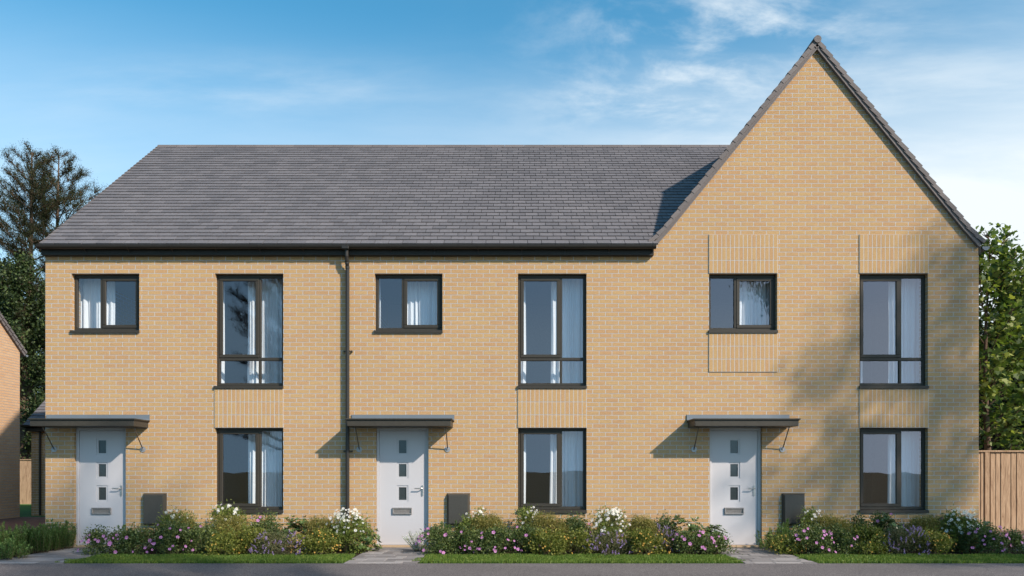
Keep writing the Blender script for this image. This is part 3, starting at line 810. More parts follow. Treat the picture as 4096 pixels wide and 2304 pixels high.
# side gutter + fascia at the right eaves
gt = MB(); n = 13; r = .065; xc, zc = wx(3941), 5.238
out = [(xc+r*math.cos(math.pi+math.pi*i/(n-1)), zc+r*math.sin(math.pi+math.pi*i/(n-1))) for i in range(n)]
inn = [(xc+(r-.005)*math.cos(math.pi+math.pi*i/(n-1)), zc+(r-.005)*math.sin(math.pi+math.pi*i/(n-1))) for i in range(n)][::-1]
gt.prism(out+inn, 'y', -.02, HB); gt.prism(out, 'y', -.026, -.018); gt.build('gutter', m_flash, HR, uv=False)
f = MB(); f.box(XR+.001, XR+.035, -.012, HB, 5.10, 5.25); f.build('fascia', m_fascia, HR, uv=False)

# curtains
def cw(px, y=.40): return wx(px, y)
def cset(house_txt, what, z0, z1, spans, seed):
    for i, (a, b, lab) in enumerate(spans):
        curtain(cw(a), cw(b), z0, z1, lab, seed+i)
zs = (ZSS+.06, ZH1+.03); zt = (ZST+.03, ZH1+.03); zg = (.15, ZH2+.03)
cset('', '', *zs, [(288, 461, 'white curtain drawn across the left part of the left house small upper window')], 1)
cset('', '', *zt, [(862, 895, 'narrow white curtain at the left side of the left house tall upper window'), (994, 1140, 'wide white curtain at the right side of the left house tall upper window')], 4)
cset('', '', *zg, [(995, 1140, 'wide white curtain in the left house ground floor window')], 7)
cset('', '', *zs, [(1500, 1522, 'narrow white curtain at the left edge of the middle house small upper window'), (1622, 1775, 'wide white curtain behind the opening casement of the middle house small upper window')], 9)
cset('', '', *zt, [(2076, 2103, 'narrow white curtain at the left side of the middle house tall upper window'), (2203, 2345, 'wide white curtain at the right side of the middle house tall upper window')], 12)
cset('', '', *zg, [(2074, 2102, 'narrow white curtain at the left side of the middle house ground floor window'), (2202, 2345, 'wide white curtain at the right side of the middle house ground floor window')], 15)
cset('', '', *zs, [(2949, 3102, 'wide white curtain behind the small upper window of the gabled right house')], 18)
cset('', '', *zt, [(3434, 3449, 'narrow white curtain at the left side of the right house tall upper window'), (3552, 3702, 'wide white curtain at the right side of the right house tall upper window')], 21)
cset('', '', *zg, [(3434, 3446, 'narrow white curtain at the left side of the right house ground floor window'), (3552, 3702, 'wide white curtain at the right side of the right house ground floor window')], 24)

# ------------------------------------------------------------------ neighbour house, garage, fences
NX = -14.24; NY1 = 9.19; NYR = 4.70; NZE = 4.90; NP = .76
nb = empty('brick_house', (-18.2, 4.7, 0), 'orange brick neighbouring house with gable end at the left edge', 'house')
w = MB(); NY0 = 2*NYR-NY1
w.prism([(NY0, -.02), (NY1, -.02), (NY1, NZE), (NYR, NZE+(NY1-NYR)*NP), (NY0, NZE)], 'x', -22.2, NX)
w.build('wall', m_brick2, nb)
L2 = math.hypot(NY1-NYR+.2, (NY1-NYR+.2)*NP)
rf = MB(); zr = NZE+(NY1-NYR)*NP+.02
V2 = Vector((0, -1, NP)).normalized(); N2 = Vector((0, NP, 1)).normalized()
tiles(rf, (NX+.05, NY1+.2, NZE-.2*NP+.02), (-1,0,0), V2, N2, 8.1, L2, .241, .167, seed=3)
V3 = Vector((0, 1, NP)).normalized(); N3 = Vector((0, -NP, 1)).normalized()
tiles(rf, (-22.25, NY0-.2, NZE-.2*NP+.02), (1,0,0), V3, N3, 8.1, L2, .241, .167, seed=4)
ro = rf.build('roof', m_tile, nb, uv=False, fix=False)
dk = MB()
dk.quad((NX+.05,NY1+.2,NZE-.2*NP+.015),(-22.3,NY1+.2,NZE-.2*NP+.015),(-22.3,NYR,zr+.0),(NX+.05,NYR,zr)); dk.quad((NX+.05,NY0-.2,NZE-.2*NP+.015),(-22.3,NY0-.2,NZE-.2*NP+.015),(-22.3,NYR,zr+.0),(NX+.05,NYR,zr)); dk.build('deck', m_dark, ro, uv=False, fix=False)
vg = MB(); nr = int(L2/.19); gg = L2/nr
for sg, Vv, Nn, y0 in ((1, V2, N2, NY1+.2), (-1, V3, N3, NY0-.2)):
    for j in range(nr):
        p = Vector((0, y0, NZE-.2*NP+.02)) + Vv*(j*gg); q = p + Vv*(gg+.02)
        for (o0, o1, o2, o3, xa, xb) in ((.04, .018, .05, .03, NX-.02, NX+.085), (-.03, -.05, .12, .12, NX-.01, NX+.065)):
            c = [p+Nn*o0, q+Nn*o1, q-Nn*o2, p-Nn*o3]
            vs = [Vector((xa, v.y, v.z)) for v in c] + [Vector((xb, v.y, v.z)) for v in c]
            vg.add(vs, [(0,1,2,3),(7,6,5,4),(0,4,5,1),(1,5,6,2),(2,6,7,3),(3,7,4,0)])
vg.build('verge', m_verge, nb, uv=False)
gt = MB(); yc, zc = NY1+.25, NZE-.18; n = 11; r = .06
out = [(yc+r*math.cos(math.pi+math.pi*i/(n-1)), zc+r*math.sin(math.pi+math.pi*i/(n-1))) for i in range(n)]
gt.prism(out, 'x', -22.3, NX+.06); gt.build('gutter', m_flash, nb, uv=False)

gx0, gy = wx(125, 10), 10.0
ga = empty('garage', (-11, 12.5, 0), 'small brick garage with tiled roof behind the left house', 'garage')
w = MB(); w.box(gx0, -7.5, gy, gy+5.5, -.02, 2.62); w.build('wall', m_brick, ga)
gl = 3.4; gV = Vector((0, 1, .74)).normalized(); gN = Vector((0, -.74, 1)).normalized()
rf = MB(); tiles(rf, (gx0-.13, gy-.2, 2.68), (1,0,0), gV, gN, 7.2, gl, .241, .167, seed=6)
ro = rf.build('roof', m_tile, ga, uv=False, fix=False)
dk = MB(); a = gx0-.13; e = (Vector((0, gy-.2, 2.675)) + gV*gl)
dk.add([(a,gy-.2,2.675),(-7.2,gy-.2,2.675),(-7.2,e.y,e.z),(a,e.y,e.z),(a,2*e.y-gy+.2,2.675),(-7.2,2*e.y-gy+.2,2.675),(a,gy-.2,2.60),(-7.2,gy-.2,2.60),(a,2*e.y-gy+.2,2.60)], [(0,1,2,3),(3,2,5,4),(0,6,7,1),(0,3,4,8,6)]); dk.build('deck', m_verge, ro, uv=False, fix=False)
gt = MB(); gt.prism([(gy-.26+.06*math.cos(math.pi+math.pi*i/8), 2.68+.06*math.sin(math.pi+math.pi*i/8)) for i in range(9)], 'x', gx0-.15, -7.3); gt.box(gx0-.05, -7.5, gy-.2, gy-.18, 2.5, 2.66); gt.box(gx0-.05, -7.5, gy-.18, gy, 2.5, 2.52); gt.build('gutter', m_gutter, ga, uv=False)
pp = MB(); xg = wx(166, 10); pp.tube([(xg, gy-.08, 2.55), (xg, gy-.08, 0)], .034, 10); pp.build('downpipe', m_gutter, ga, uv=False)

def fence(x0, x1, y, top, label, bw=.14, post=None, seed=1):
    r = random.Random(seed)
    f = empty('wooden_fence', ((x0+x1)/2, y, 0), label, 'fence', 'timber closeboard garden fences')
    b = MB(); x = x0
    while x < x1:
        w_ = bw*r.uniform(.85, 1.1)
        if not post or not (post-.05 < x < post+.12):
            dy = r.uniform(-.006, .006)
            b.add([(x,y+dy,-.01),(x+w_-.004,y+.008+dy,-.01),(x+w_-.004,y+.008+dy,top-.05),(x,y+dy,top-.05),(x,y+.03,-.01),(x+w_-.004,y+.03,-.01),(x+w_-.004,y+.03,top-.05),(x,y+.03,top-.05)],
                  [(0,1,2,3),(5,4,7,6),(1,5,6,2),(4,0,3,7),(3,2,6,7)])
        x += w_
    b.build('boards', m_wood, f, uv=False)
    c = MB(); c.bbox(x0, x1, y-.035, y+.05, top-.05, top-.012, .004); c.build('cap_rail', m_wood, f, uv=False)
    k = 0; p = post if post else x0+1.4
    while p < x1:
        q = MB(); q.bbox(p, p+.10, y-.025, y+.07, -.01, top-.052, .004); q.build('post', m_wood, f, uv=False); p += 1.83
    return f
fence(8.19, 15.5, 4.0, 1.80, 'sunlit timber fence standing right of the gabled house', .115, post=wx(3938, 4))
fence(-24, -14.6, 18.3, 1.82, 'distant timber fence seen in the gap between neighbouring house and garage', .15, seed=4)

# ------------------------------------------------------------------ vegetation
def rand_frames(r, n, up=.5):
    """random unit tip directions and side vectors"""
    d = r.normal(0, 1, (n, 3)); d[:, 2] += up; d /= np.linalg.norm(d, axis=1)[:, None]
    s = np.cross(d, r.normal(0, 1, (n, 3))); s /= np.linalg.norm(s, axis=1)[:, None]
    return d, s
def leaves4(P, d, s, L, W):
    """diamond leaves slightly folded"""
    n = np.cross(d, s); L = np.asarray(L)[:, None]; W = np.asarray(W)[:, None]
    V = np.zeros((len(P), 4, 3))
    V[:,0] = P; V[:,1] = P + d*L*.45 + s*W*.5 + n*W*.12; V[:,2] = P + d*L; V[:,3] = P + d*L*.45 - s*W*.5 + n*W*.12
    return V.reshape(-1, 3)
MAPLE = np.array([(0,0),(.16,.05),(.42,.0),(.36,.22),(.55,.45),(.28,.48),(.24,.66),(0,1.0),(-.24,.66),(-.28,.48),(-.55,.45),(-.36,.22),(-.42,.0),(-.16,.05)])
def leaves_maple(P, d, s, L, r):
    n = np.cross(d, s); V = np.zeros((len(P), len(MAPLE), 3))
    cur = r.uniform(-.25, .25, len(P))
    for i, (u, v) in enumerate(MAPLE):
        V[:, i] = P + (s*u + d*v)*L[:, None] + n*(cur*(abs(u)+v*v*.5)*L)[:, None]
    return V.reshape(-1, 3)

def grow_tree(r, base, height, trunk_r, n_limbs, limb_fn, crown_lo, droop=0, wob=.25, twigs=3, sub=5):
    """returns (MB of trunk and limbs, list of tip segments)"""
    mb = MB(); pts = []; n = 9; base = Vector(base)
    ox = r.uniform(0, 9)
    for i in range(n):
        t = i/(n-1)
        pts.append(base + Vector((wob*math.sin(t*4+ox)*t, wob*math.cos(t*3.1+ox)*t, height*t)))
    rad = [trunk_r*(1-.93*(i/(n-1)))**.85*(1.25 if i == 0 else 1) for i in range(n)]
    mb.tube(pts, rad, 9)
    tips = []
    for k in range(n_limbs):
        t = crown_lo + (1-crown_lo)*(k+.5*r.random())/n_limbs
        f = t*(n-1); i = min(int(f), n-2); p = pts[i].lerp(pts[i+1], f-i)
        az = k*2.399 + r.uniform(-.4, .4); ln, el = limb_fn(t, az); ln *= r.uniform(.8, 1.15)
        d = Vector((math.cos(az)*math.cos(el), math.sin(az)*math.cos(el), math.sin(el)))
        q = [p]; m = 5
        for j in range(1, m+1):
            dd = (d + Vector((r.uniform(-.22,.22), r.uniform(-.22,.22), r.uniform(-.15,.15) - droop*j/m))).normalized(); q.append(q[-1]+dd*ln/m)
        r0 = trunk_r*(1-t*.9)*.42
        mb.tube(q, [max(r0*(1-.85*j/m), .008) for j in range(m+1)], 6)
        for j in range(1, m+1):
            for c in range(twigs if j > 1 else 1):
                dd = ((q[j]-q[j-1]).normalized() + Vector((r.uniform(-1,1), r.uniform(-1,1), r.uniform(-.3,.8)))*.8).normalized()
                tl = ln*.28*r.uniform(.5, 1.1)
                e = q[j] + dd*tl; mid = q[j].lerp(e, .5) + Vector((r.uniform(-.05,.05), r.uniform(-.05,.05), r.uniform(-.05,.05)))
                mb.tube([q[j], mid, e], [.018, .011, .005], 4, cap=False)
                tips.append((q[j], mid, e))
    return mb, tips, pts

def tree(name, base, label, cat, mat, bark, height, trunk_r, n_limbs, limb_fn, crown_lo, per_tip, L, W, spread, seed, up=.5, kind='leaf', group=None, **kw):
    r = random.Random(seed); nr_ = np.random.default_rng(seed)
    mb, tips, pts = grow_tree(r, (0,0,0), height, trunk_r, n_limbs, limb_fn, crown_lo, **kw)
    o = empty(name, base, label, cat, group)
    mb.v = [tuple(v) for v in mb.v]
    t = mb.build('trunk', bark, None, smooth=True, uv=False); t.parent = o
    A = np.array([[list(a), list(b), list(c)] for a, b, c in tips]); n = len(A)*per_tip
    wt = np.linalg.norm(A[:, 2]-A[:, 0], axis=1)**1.3; idx = nr_.choice(len(A), n, p=wt/wt.sum()); u = nr_.uniform(.1, 1.1, n)[:, None]
    P = np.where(u < .5, A[idx, 0]+(A[idx, 1]-A[idx, 0])*u*2, A[idx, 1]+(A[idx, 2]-A[idx, 1])*(u*2-1))
    P = P + nr_.normal(0, spread, (n, 3))
    ax = (A[idx, 2]-A[idx, 0]); ax /= np.linalg.norm(ax, axis=1)[:, None]+1e-6
    if kind == 'needle':
        d = ax*.9 + nr_.normal(0, .6, (n, 3)); d[:, 2] += up*.3
    elif kind == 'maple':
        d = nr_.normal(0, .7, (n, 3)) + ax*.4; d[:, 2] -= .35
    else:
        d = nr_.normal(0, 1, (n, 3)); d[:, 2] += up
    d /= np.linalg.norm(d, axis=1)[:, None]
    s = np.cross(d, nr_.normal(0, .5, (n, 3)) + np.array([0, 0, 1.0])); s /= np.linalg.norm(s, axis=1)[:, None]+1e-6
    Ls = nr_.uniform(.7, 1.25, n)*L
    if kind == 'maple': V = leaves_maple(P, d, s, Ls, nr_); fn = len(MAPLE)
    else: V = leaves4(P, d, s, Ls, Ls/L*W); fn = 4
    c = np_mesh('crown', V, fn, mat, None); c.parent = o
    return o
def clone(o, loc, rz, scale, label, group=None):
    c = o.copy(); col.objects.link(c); c.location = loc; c.rotation_euler = (0, 0, rz); c.scale = (scale,)*3
    c['label'] = label
    if group: c['group'] = group
    for ch in o.children:
        k = ch.copy(); col.objects.link(k); k.parent = c
    return c

def conif(ht, rmax, full):
    def fn(t, az):
        return .34 + rmax*min(1, (1-t)*ht/full)**.9*(.8+.35*random.Random(int(t*1e4)).random()), R(38)-R(22)*(1-t)
    return fn
H1_, H2_ = wz(608, 22), wz(620, 24)
c1 = tree('conifer_tree', (wx(115, 22), 22, 0), 'taller dark conifer at the far left behind the rooflines', 'tree', l_conifer, m_bark, H1_, .24, 84, conif(H1_, 2.5, 4.2), .15,
     82, .085, .017, .08, 11, kind='needle', group='dark conifers behind the left house', droop=-.10, twigs=6, wob=.1)
c2 = tree('conifer_tree', (wx(236, 24), 24, 0), 'shorter dark conifer rising beside the left roof edge', 'tree', l_conifer, m_bark, H2_, .22, 80, conif(H2_, 2.1, 3.8), .15,
     82, .085, .017, .08, 23, kind='needle', group='dark conifers behind the left house', droop=-.10, twigs=6, wob=.1)
def bushy(rm):
    def fn(t, az): return rm*(.55+.6*math.sin(math.pi*min(1, t*1.02))), R(25)+R(35)*t
    return fn
tree('ivy_covered_tree', (wx(92, 20), 20, 0), 'leafy ivy covered tree filling the gap between the two houses', 'tree', l_ivy, m_bark, wz(1120, 20), .38, 46, bushy(2.0), .10,
     60, .10, .085, .16, 31, droop=0, twigs=4)
mp_ = tree('maple_tree', (wx(3955, 6.3), 6.3, 0), 'sunlit broad leaved tree behind the right hand fence', 'tree', l_maple, m_bark, 6.7, .10, 30, bushy(1.45), .22,
     10, .14, .1, .12, 47, kind='maple', droop=-.05, wob=.18, twigs=4)
clone(mp_, (wx(4175, 7.6), 7.6, 0), 2.1, .95, 'second broad leaved tree cropped by the right edge of the photo')
# dark hedge behind
hx0, hx1 = 12.6, 22; hy = 11.0; hz = wz(1300, 10.2)
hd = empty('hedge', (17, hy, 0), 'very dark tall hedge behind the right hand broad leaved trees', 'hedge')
core = MB(); core.bbox(hx0+.35, hx1-.3, hy-.5, hy+.9, 0, hz-.25, .1); core.build('dark_core', m_dark, hd, uv=False)  # solid near-black block, its colour stands in for the shade inside the hedge
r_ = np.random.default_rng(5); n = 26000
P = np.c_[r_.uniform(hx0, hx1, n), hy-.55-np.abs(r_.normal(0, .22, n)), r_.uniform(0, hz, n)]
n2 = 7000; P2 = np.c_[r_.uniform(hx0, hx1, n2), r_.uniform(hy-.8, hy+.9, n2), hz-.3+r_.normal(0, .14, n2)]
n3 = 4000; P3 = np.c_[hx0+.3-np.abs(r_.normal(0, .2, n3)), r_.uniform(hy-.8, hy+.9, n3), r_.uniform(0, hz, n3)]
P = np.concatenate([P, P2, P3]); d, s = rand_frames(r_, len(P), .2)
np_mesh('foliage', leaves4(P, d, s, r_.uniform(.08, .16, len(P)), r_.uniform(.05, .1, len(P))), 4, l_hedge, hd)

# street trees behind the camera: they shade the road and the right wall and mirror in the panes
def street(rm):
    def fn(t, az): return rm*(.5+.65*math.sin(math.pi*min(1, .15+t*.85))), R(20)+R(30)*t
    return fn
st = tree('street_tree', (11.1, -17.6, 0), 'tall slim street tree across the road, mirrored in the gabled house small window', 'tree', l_ivy, m_bark2, 12.5, .2, 36, street(3.0), .34,
     34, .12, .075, .17, 61, twigs=3, group='street trees across the road')
st.scale = (.8, .8, 1.36)
clone(st, (17.0, -8.6, 0), 1.3, .98, 'street tree whose shadow dapples the gabled house', 'street trees across the road')
m_ = clone(c1, (-11.3, -26, 0), 2.6, .95, 'feathery conifer mirrored in the left house tall upper window')
m_['group'] = 'conifers across the road'

# flowers
def flower_mesh(name, petals, r_out, r_w, mats, cup=.25):
    mb = MB()
    for k in range(petals):
        a = 2*math.pi*k/petals; c, s = math.cos(a), math.sin(a); cw_, sw = -s*r_w, c*r_w
        z1, z2 = cup*r_out*.4, cup*r_out
        mb.add([(c*.12*r_out, s*.12*r_out, 0), (c*r_out*.62+cw_, s*r_out*.62+sw, z1), (c*r_out, s*r_out, z2), (c*r_out*.62-cw_, s*r_out*.62-sw, z1)], [(0,1,2,3)], 0)
    n = 6; mb.add([(r_out*.2*math.cos(2*math.pi*i/n), r_out*.2*math.sin(2*math.pi*i/n), .004) for i in range(n)]+[(0,0,.01)], [(i, (i+1) % n, n) for i in range(n)], 1)
    me = bpy.data.meshes.new(name); me.from_pydata(mb.v, [], mb.f)
    for m in mats: me.materials.append(m)
    me.polygons.foreach_set('material_index', mb.m); me.update(); return me
fm_pink = flower_mesh('pink_flower', 5, .029, .0130, [f_pink, f_eye])
fm_white = flower_mesh('white_daisy', 9, .027, .0044, [f_white, f_eye], .1)
fm_yellow = flower_mesh('yellow_flower', 7, .014, .006, [f_yellow, f_yellow], .4)

def mound(r, n, Rx, Ry, H, clumps, cs, z0=.02):
    """points spread in an uneven mound built of clumps"""
    th = r.uniform(0, 2*np.pi, clumps); q = r.uniform(.15, 1, clumps)**.6; el = r.uniform(.0, 1, clumps)
    cz = el**.7; rad = np.sqrt(np.clip(1-cz**2*.85, 0, 1))*q**.5
    C = np.c_[np.cos(th)*rad*Rx*.85, np.sin(th)*rad*Ry*.85, z0+cz*H*.88*r.uniform(.8, 1.06, clumps)]
    idx = r.integers(0, clumps, n)
    P = C[idx] + r.normal(0, 1, (n, 3))*np.array([cs, cs, cs*.9])
    P[:, 2] = np.abs(P[:, 2]); return P, C
KIND = {
 'pink':   dict(leaf=l_pink, n=4000, L=.036, W=.019, cl=30, cs=.062, name='rock_rose_shrub', cat='shrub', grp='pink flowering shrubs in the front beds'),
 'gold':   dict(leaf=l_yg, n=9500, L=.023, W=.012, cl=46, cs=.055, name='golden_leaf_shrub', cat='shrub', grp='yellow green shrubs in the front beds'),
 'daisy':  dict(leaf=l_daisy, n=2800, L=.050, W=.015, cl=24, cs=.07, name='daisy_bush', cat='flower bush', grp='white daisy bushes in the front beds'),
 'purple': dict(leaf=l_purple, n=3600, L=.028, W=.012, cl=30, cs=.055, name='purple_hebe_shrub', cat='shrub', grp='purple flowering shrubs in the front beds'),
 'yellow': dict(leaf=l_yellow, n=3000, L=.042, W=.020, cl=24, cs=.06, name='yellow_flower_shrub', cat='shrub', grp='yellow flowering shrubs in the front beds'),
 'glossy': dict(leaf=l_glossy, n=0, L=.07, W=.034, cl=30, cs=.05, name='broad_leaf_shrub', cat='shrub', grp='dark glossy shrubs in the front beds'),
 'spiky':  dict(leaf=l_rose, n=0, L=.040, W=.008, cl=16, cs=.05, name='upright_feathery_shrub', cat='shrub', grp='upright feathery green plants'),
 'silver': dict(leaf=l_silver, n=0, L=.028, W=.009, cl=10, cs=.05, name='silver_leaf_plant', cat='plant', grp='silver leaved plants'),
}
SEED = [100]
def plant(kind, px, wpx, top, Y, label, nf=None, Ry=None, frac=1.0):
    K = KIND[kind]; SEED[0] += 1; r = np.random.default_rng(SEED[0]); rr = random.Random(SEED[0])
    k = (DW+Y)/F; Rx = wpx*k/2; H = CH-(top-VY)*k; Ry = Ry or min(Rx, .38)
    o = empty(K['name'], ((px-VX)*k, Y, 0), label, K['cat'], K['grp'])
    area = (Rx*2*H)/.30
    st = MB()
    def stemline(p, rad=.004):
        b = Vector((p[0]*.25+rr.uniform(-.03,.03), p[1]*.25+rr.uniform(-.03,.03), 0)); e = Vector(p); m_ = b.lerp(e, .5)+Vector((e.x*.12, e.y*.12, .02))
        st.tube([b, m_, e], [rad, rad*.8, rad*.5], 4, cap=False)
    if kind in ('spiky', 'silver'):
        Vs = []; ns = max(6, int(26*area*frac)) if kind == 'spiky' else 22
        for i in range(ns):
            a = rr.uniform(0, 6.28); q = math.sqrt(rr.random()); bx, by = Rx*q*math.cos(a)*.9, Ry*q*math.sin(a)*.9
            h = H*rr.uniform(.55, 1.0)*(1-.35*q*q) if kind == 'spiky' else H*rr.uniform(.5, 1)
            lean = (.25 if kind == 'spiky' else .9)
            tip = Vector((bx*(1+lean*.4)+rr.uniform(-.03,.03), by*(1+lean*.3), h)); b = Vector((bx*(.8 if kind == 'spiky' else .2), by*.8, 0))
            m_ = b.lerp(tip, .5) + Vector((rr.uniform(-.02,.02), rr.uniform(-.02,.02), 0))
            st.tube([b, m_, tip], [.004, .003, .0015], 4, cap=False)
            n = int(190*h/.45) if kind == 'spiky' else 80; u = r.uniform(.08, 1.0, n)[:, None]
            b_, m2, t_ = map(np.array, (b, m_, tip))
            P = (1-u)**2*b_ + 2*u*(1-u)*m2 + u*u*t_
            an = r.uniform(0, 2*np.pi, n); up = .55 + .9*u[:, 0]**3
            sp = .35 + .6*np.sin(np.clip(u[:, 0]*3.1, 0, 3.1))
            d = np.c_[np.cos(an), np.sin(an), up]; d /= np.linalg.norm(d, axis=1)[:, None]
            P = P + d*(r.uniform(0, .035, n)*sp)[:, None]
            s = np.cross(d, [0, 0, 1.0]); s /= np.linalg.norm(s, axis=1)[:, None]
            L = K['L']*r.uniform(.7, 1.2, n); Vs.append(leaves4(P, d, s, L, L*.25 if kind == 'spiky' else L*.33))
        V = np.concatenate(Vs)
    elif kind == 'glossy':
        # whorls of long leaves
        nw = int(190*area*frac); P, C = mound(r, nw, Rx, Ry, H*.97, 24, .055); Vs = []
        for p in P:
            n = 9; an = np.arange(n)*2.399 + r.uniform(0, 6); out = np.array([p[0]/Rx*.5, p[1]/Ry*.5-.1, .75])
            out /= np.linalg.norm(out)
            t1 = np.cross(out, [0.3, .5, .1]); t1 /= np.linalg.norm(t1); t2 = np.cross(out, t1)
            d = np.cos(an)[:, None]*t1 + np.sin(an)[:, None]*t2 + out*r.uniform(.2, .8, n)[:, None]; d /= np.linalg.norm(d, axis=1)[:, None]
            s = np.cross(d, out); s /= np.linalg.norm(s, axis=1)[:, None]+1e-6
            L = K['L']*r.uniform(.6, 1.0, n); Vs.append(leaves4(np.repeat(p[None], n, 0), d, s, L, L*.42))
        V = np.concatenate(Vs)
        for c in C[:14]: stemline(c, .005)
    else:
        n = int(K['n']*area*frac); cl = max(10, int(K['cl']*area)); P, C = mound(r, n, Rx, Ry, H*.97, cl, K['cs'])
        d = r.normal(0, .8, (n, 3)) + np.c_[P[:, 0]/Rx, P[:, 1]/Ry, np.full(n, .7)]*.7; d /= np.linalg.norm(d, axis=1)[:, None]
        s = np.cross(d, r.normal(0, 1, (n, 3))); s /= np.linalg.norm(s, axis=1)[:, None]
        L = K['L']*r.uniform(.6, 1.25, n); V = leaves4(P, d, s, L, L*K['W']/K['L'])
        for c in C[:16]: stemline(c)
        # stray shoots poking out of the outline
        sh = []
        for i in range(int(14*area)):
            c = C[r.integers(0, cl)]; t = np.array([c[0]*1.12+r.normal(0, .03), c[1]*1.1, c[2]+r.uniform(.03, .10)])
            m2 = 16; u = r.uniform(0, 1, m2)[:, None]; PP = c + (t-c)*u
            dd = r.normal(0, .7, (m2, 3)) + np.array([0, 0, .9]); dd /= np.linalg.norm(dd, axis=1)[:, None]
            ss = np.cross(dd, r.normal(0, 1, (m2, 3))); ss /= np.linalg.norm(ss, axis=1)[:, None]
            LL = K['L']*r.uniform(.6, 1, m2); sh.append(leaves4(PP, dd, ss, LL, LL*K['W']/K['L']))
        if sh: V = np.concatenate([V]+sh)
    f = np_mesh('foliage', V, 4, K['leaf'], None); f.parent = o
    fl = []
    if nf is None: nf = {'pink': 15, 'daisy': 34, 'yellow': 26}.get(kind, 0)
    if kind in ('pink', 'daisy', 'yellow') and nf:
        nf = int(nf*{'pink': .95, 'daisy': 1.6, 'yellow': 1.1}[kind])
        me = {'pink': fm_pink, 'daisy': fm_white, 'yellow': fm_yellow}[kind]
        for i in range(nf):
            a = rr.uniform(math.pi, 2*math.pi) if rr.random() < .8 else rr.uniform(0, 6.28)
            if kind == 'daisy':
                el = rr.uniform(.45, 1.15); z = H*min(el, rr.uniform(.85, 1.04)); q = math.sqrt(max(0.02, 1-(min(el, 1)**2)*.75))*rr.uniform(.5, 1.05)
            else:
                el = rr.uniform(.08, 1.0); z = H*el*1.0; q = math.sqrt(max(0.02, 1-el**2*.8))
            p = Vector((Rx*1.0*q*math.cos(a), Ry*1.02*q*math.sin(a)-.03, max(.04, z)))
            if kind == 'daisy': stemline(p - Vector((0, 0, .004)), .0028)
            fo = bpy.data.objects.new('flower', me); col.objects.link(fo); fo.parent = o
            nrm = Vector((p.x/Rx*.6+rr.uniform(-.35,.35), -.75+rr.uniform(-.35,.35), .45+rr.uniform(-.3,.4))).normalized()
            fo.rotation_euler = nrm.to_track_quat('Z', 'Y').to_euler(); fo.location = p + nrm*.025
            sc_ = rr.uniform(.65, 1.15); fo.scale = (sc_,)*3
    if kind == 'purple':
        Vs = []; 
        for i in range(int(50*area)):
            a = rr.uniform(math.pi*.95, 2.05*math.pi); el = rr.random(); q = math.sqrt(max(.02, 1-el**2*.8))
            p = np.array([Rx*q*math.cos(a), Ry*1.03*q*math.sin(a), max(.03, H*el)]); ax = np.array([p[0]/Rx*.5, -.25, .8]) + r.normal(0, .35, 3); ax /= np.linalg.norm(ax)
            m2 = 34; u = r.uniform(0, 1, m2)[:, None]; PP = p + ax*u*.065 + r.normal(0, .006, (m2, 3))*(1.2-u)
            dd, ss = rand_frames(r, m2, .3); LL = r.uniform(.008, .014, m2); Vs.append(leaves4(PP, dd, ss, LL, LL*.8))
        b = np_mesh('flower_spikes', np.concatenate(Vs), 4, f_purple, None); b.parent = o
    if st.v:
        s_ = st.build('stems', m_stem, None, uv=False, fix=False); s_.parent = o
    return o
RB, RF = -.55, -1.25
# left of the first path
for (px, w_, tp, Y, lb) in ((20, 130, 2085, -1.55, 'feathery green plant at the far left edge beside the first path'), (85, 120, 2080, -1.2, 'feathery green plant second from the left edge'),
        (150, 110, 2082, -1.0, 'feathery green plant in front of the red brown driveway'), (205, 110, 2074, -.62, 'feathery green plant at the left house corner'),
        (258, 90, 2080, -.35, 'wispy feathery plant against the brick beside the left door'), (45, 150, 2150, -1.9, 'low feathery plant at the road end of the first path'), (-60, 160, 2088, -1.3, 'feathery green plant cropped by the left edge')):
    plant('spiky', px, w_, tp, Y, lb, Ry=.30, frac=1.9)
# between first and second path
plant('spiky', 505, 90, 2080, -.4, 'feathery plant right of the left door, below its handle', frac=.8)
plant('pink', 420, 170, 2125, -1.2, 'low pink flowering shrub at the right edge of the first path', nf=20)
plant('pink', 555, 160, 2110, -1.15, 'pink flowering shrub second from the first path', nf=8)
plant('pink', 690, 210, 2085, -1.05, 'pink flowering shrub below the left meter box', nf=20)
plant('daisy', 705, 160, 2046, -.45, 'sparse white daisies rising over the left meter box corner', nf=12)
plant('gold', 720, 150, 2070, -.6, 'yellow green shrub right of the left meter box')
plant('pink', 820, 150, 2100, -1.0, 'dark green shrub with few pink flowers left of the left ground floor window', nf=6)
plant('daisy', 910, 170, 2022, -.4, 'white daisies in front of the left ground floor window sill', nf=24)
plant('gold', 915, 190, 2062, -.75, 'yellow green shrub beneath the left ground floor window')
plant('yellow', 900, 170, 2135, -1.35, 'low yellow flowering shrub below the left ground floor window', nf=12)
plant('yellow', 1010, 120, 2105, -1.2, 'leafy mid green shrub left of the first purple shrub', nf=4)
plant('pink', 1060, 150, 2056, -.5, 'taller pink flowering shrub under the right end of the left window sill', nf=12)
plant('glossy', 1190, 170, 2064, -.65, 'dark glossy shrub left of the downpipe')
plant('purple', 1125, 230, 2128, -1.3, 'purple flowering shrub in front of the glossy shrub by the left window')
plant('gold', 1290, 170, 2064, -.75, 'yellow green shrub just left of the downpipe foot')
plant('yellow', 1265, 210, 2120, -1.3, 'low yellow flowering shrub left of the big daisy bush by the downpipe', nf=30)
plant('daisy', 1395, 190, 2042, -.85, 'big white daisy bush at the foot of the downpipe', nf=58)
plant('glossy', 1462, 130, 2128, -.85, 'low glossy shrub beside the middle door path')
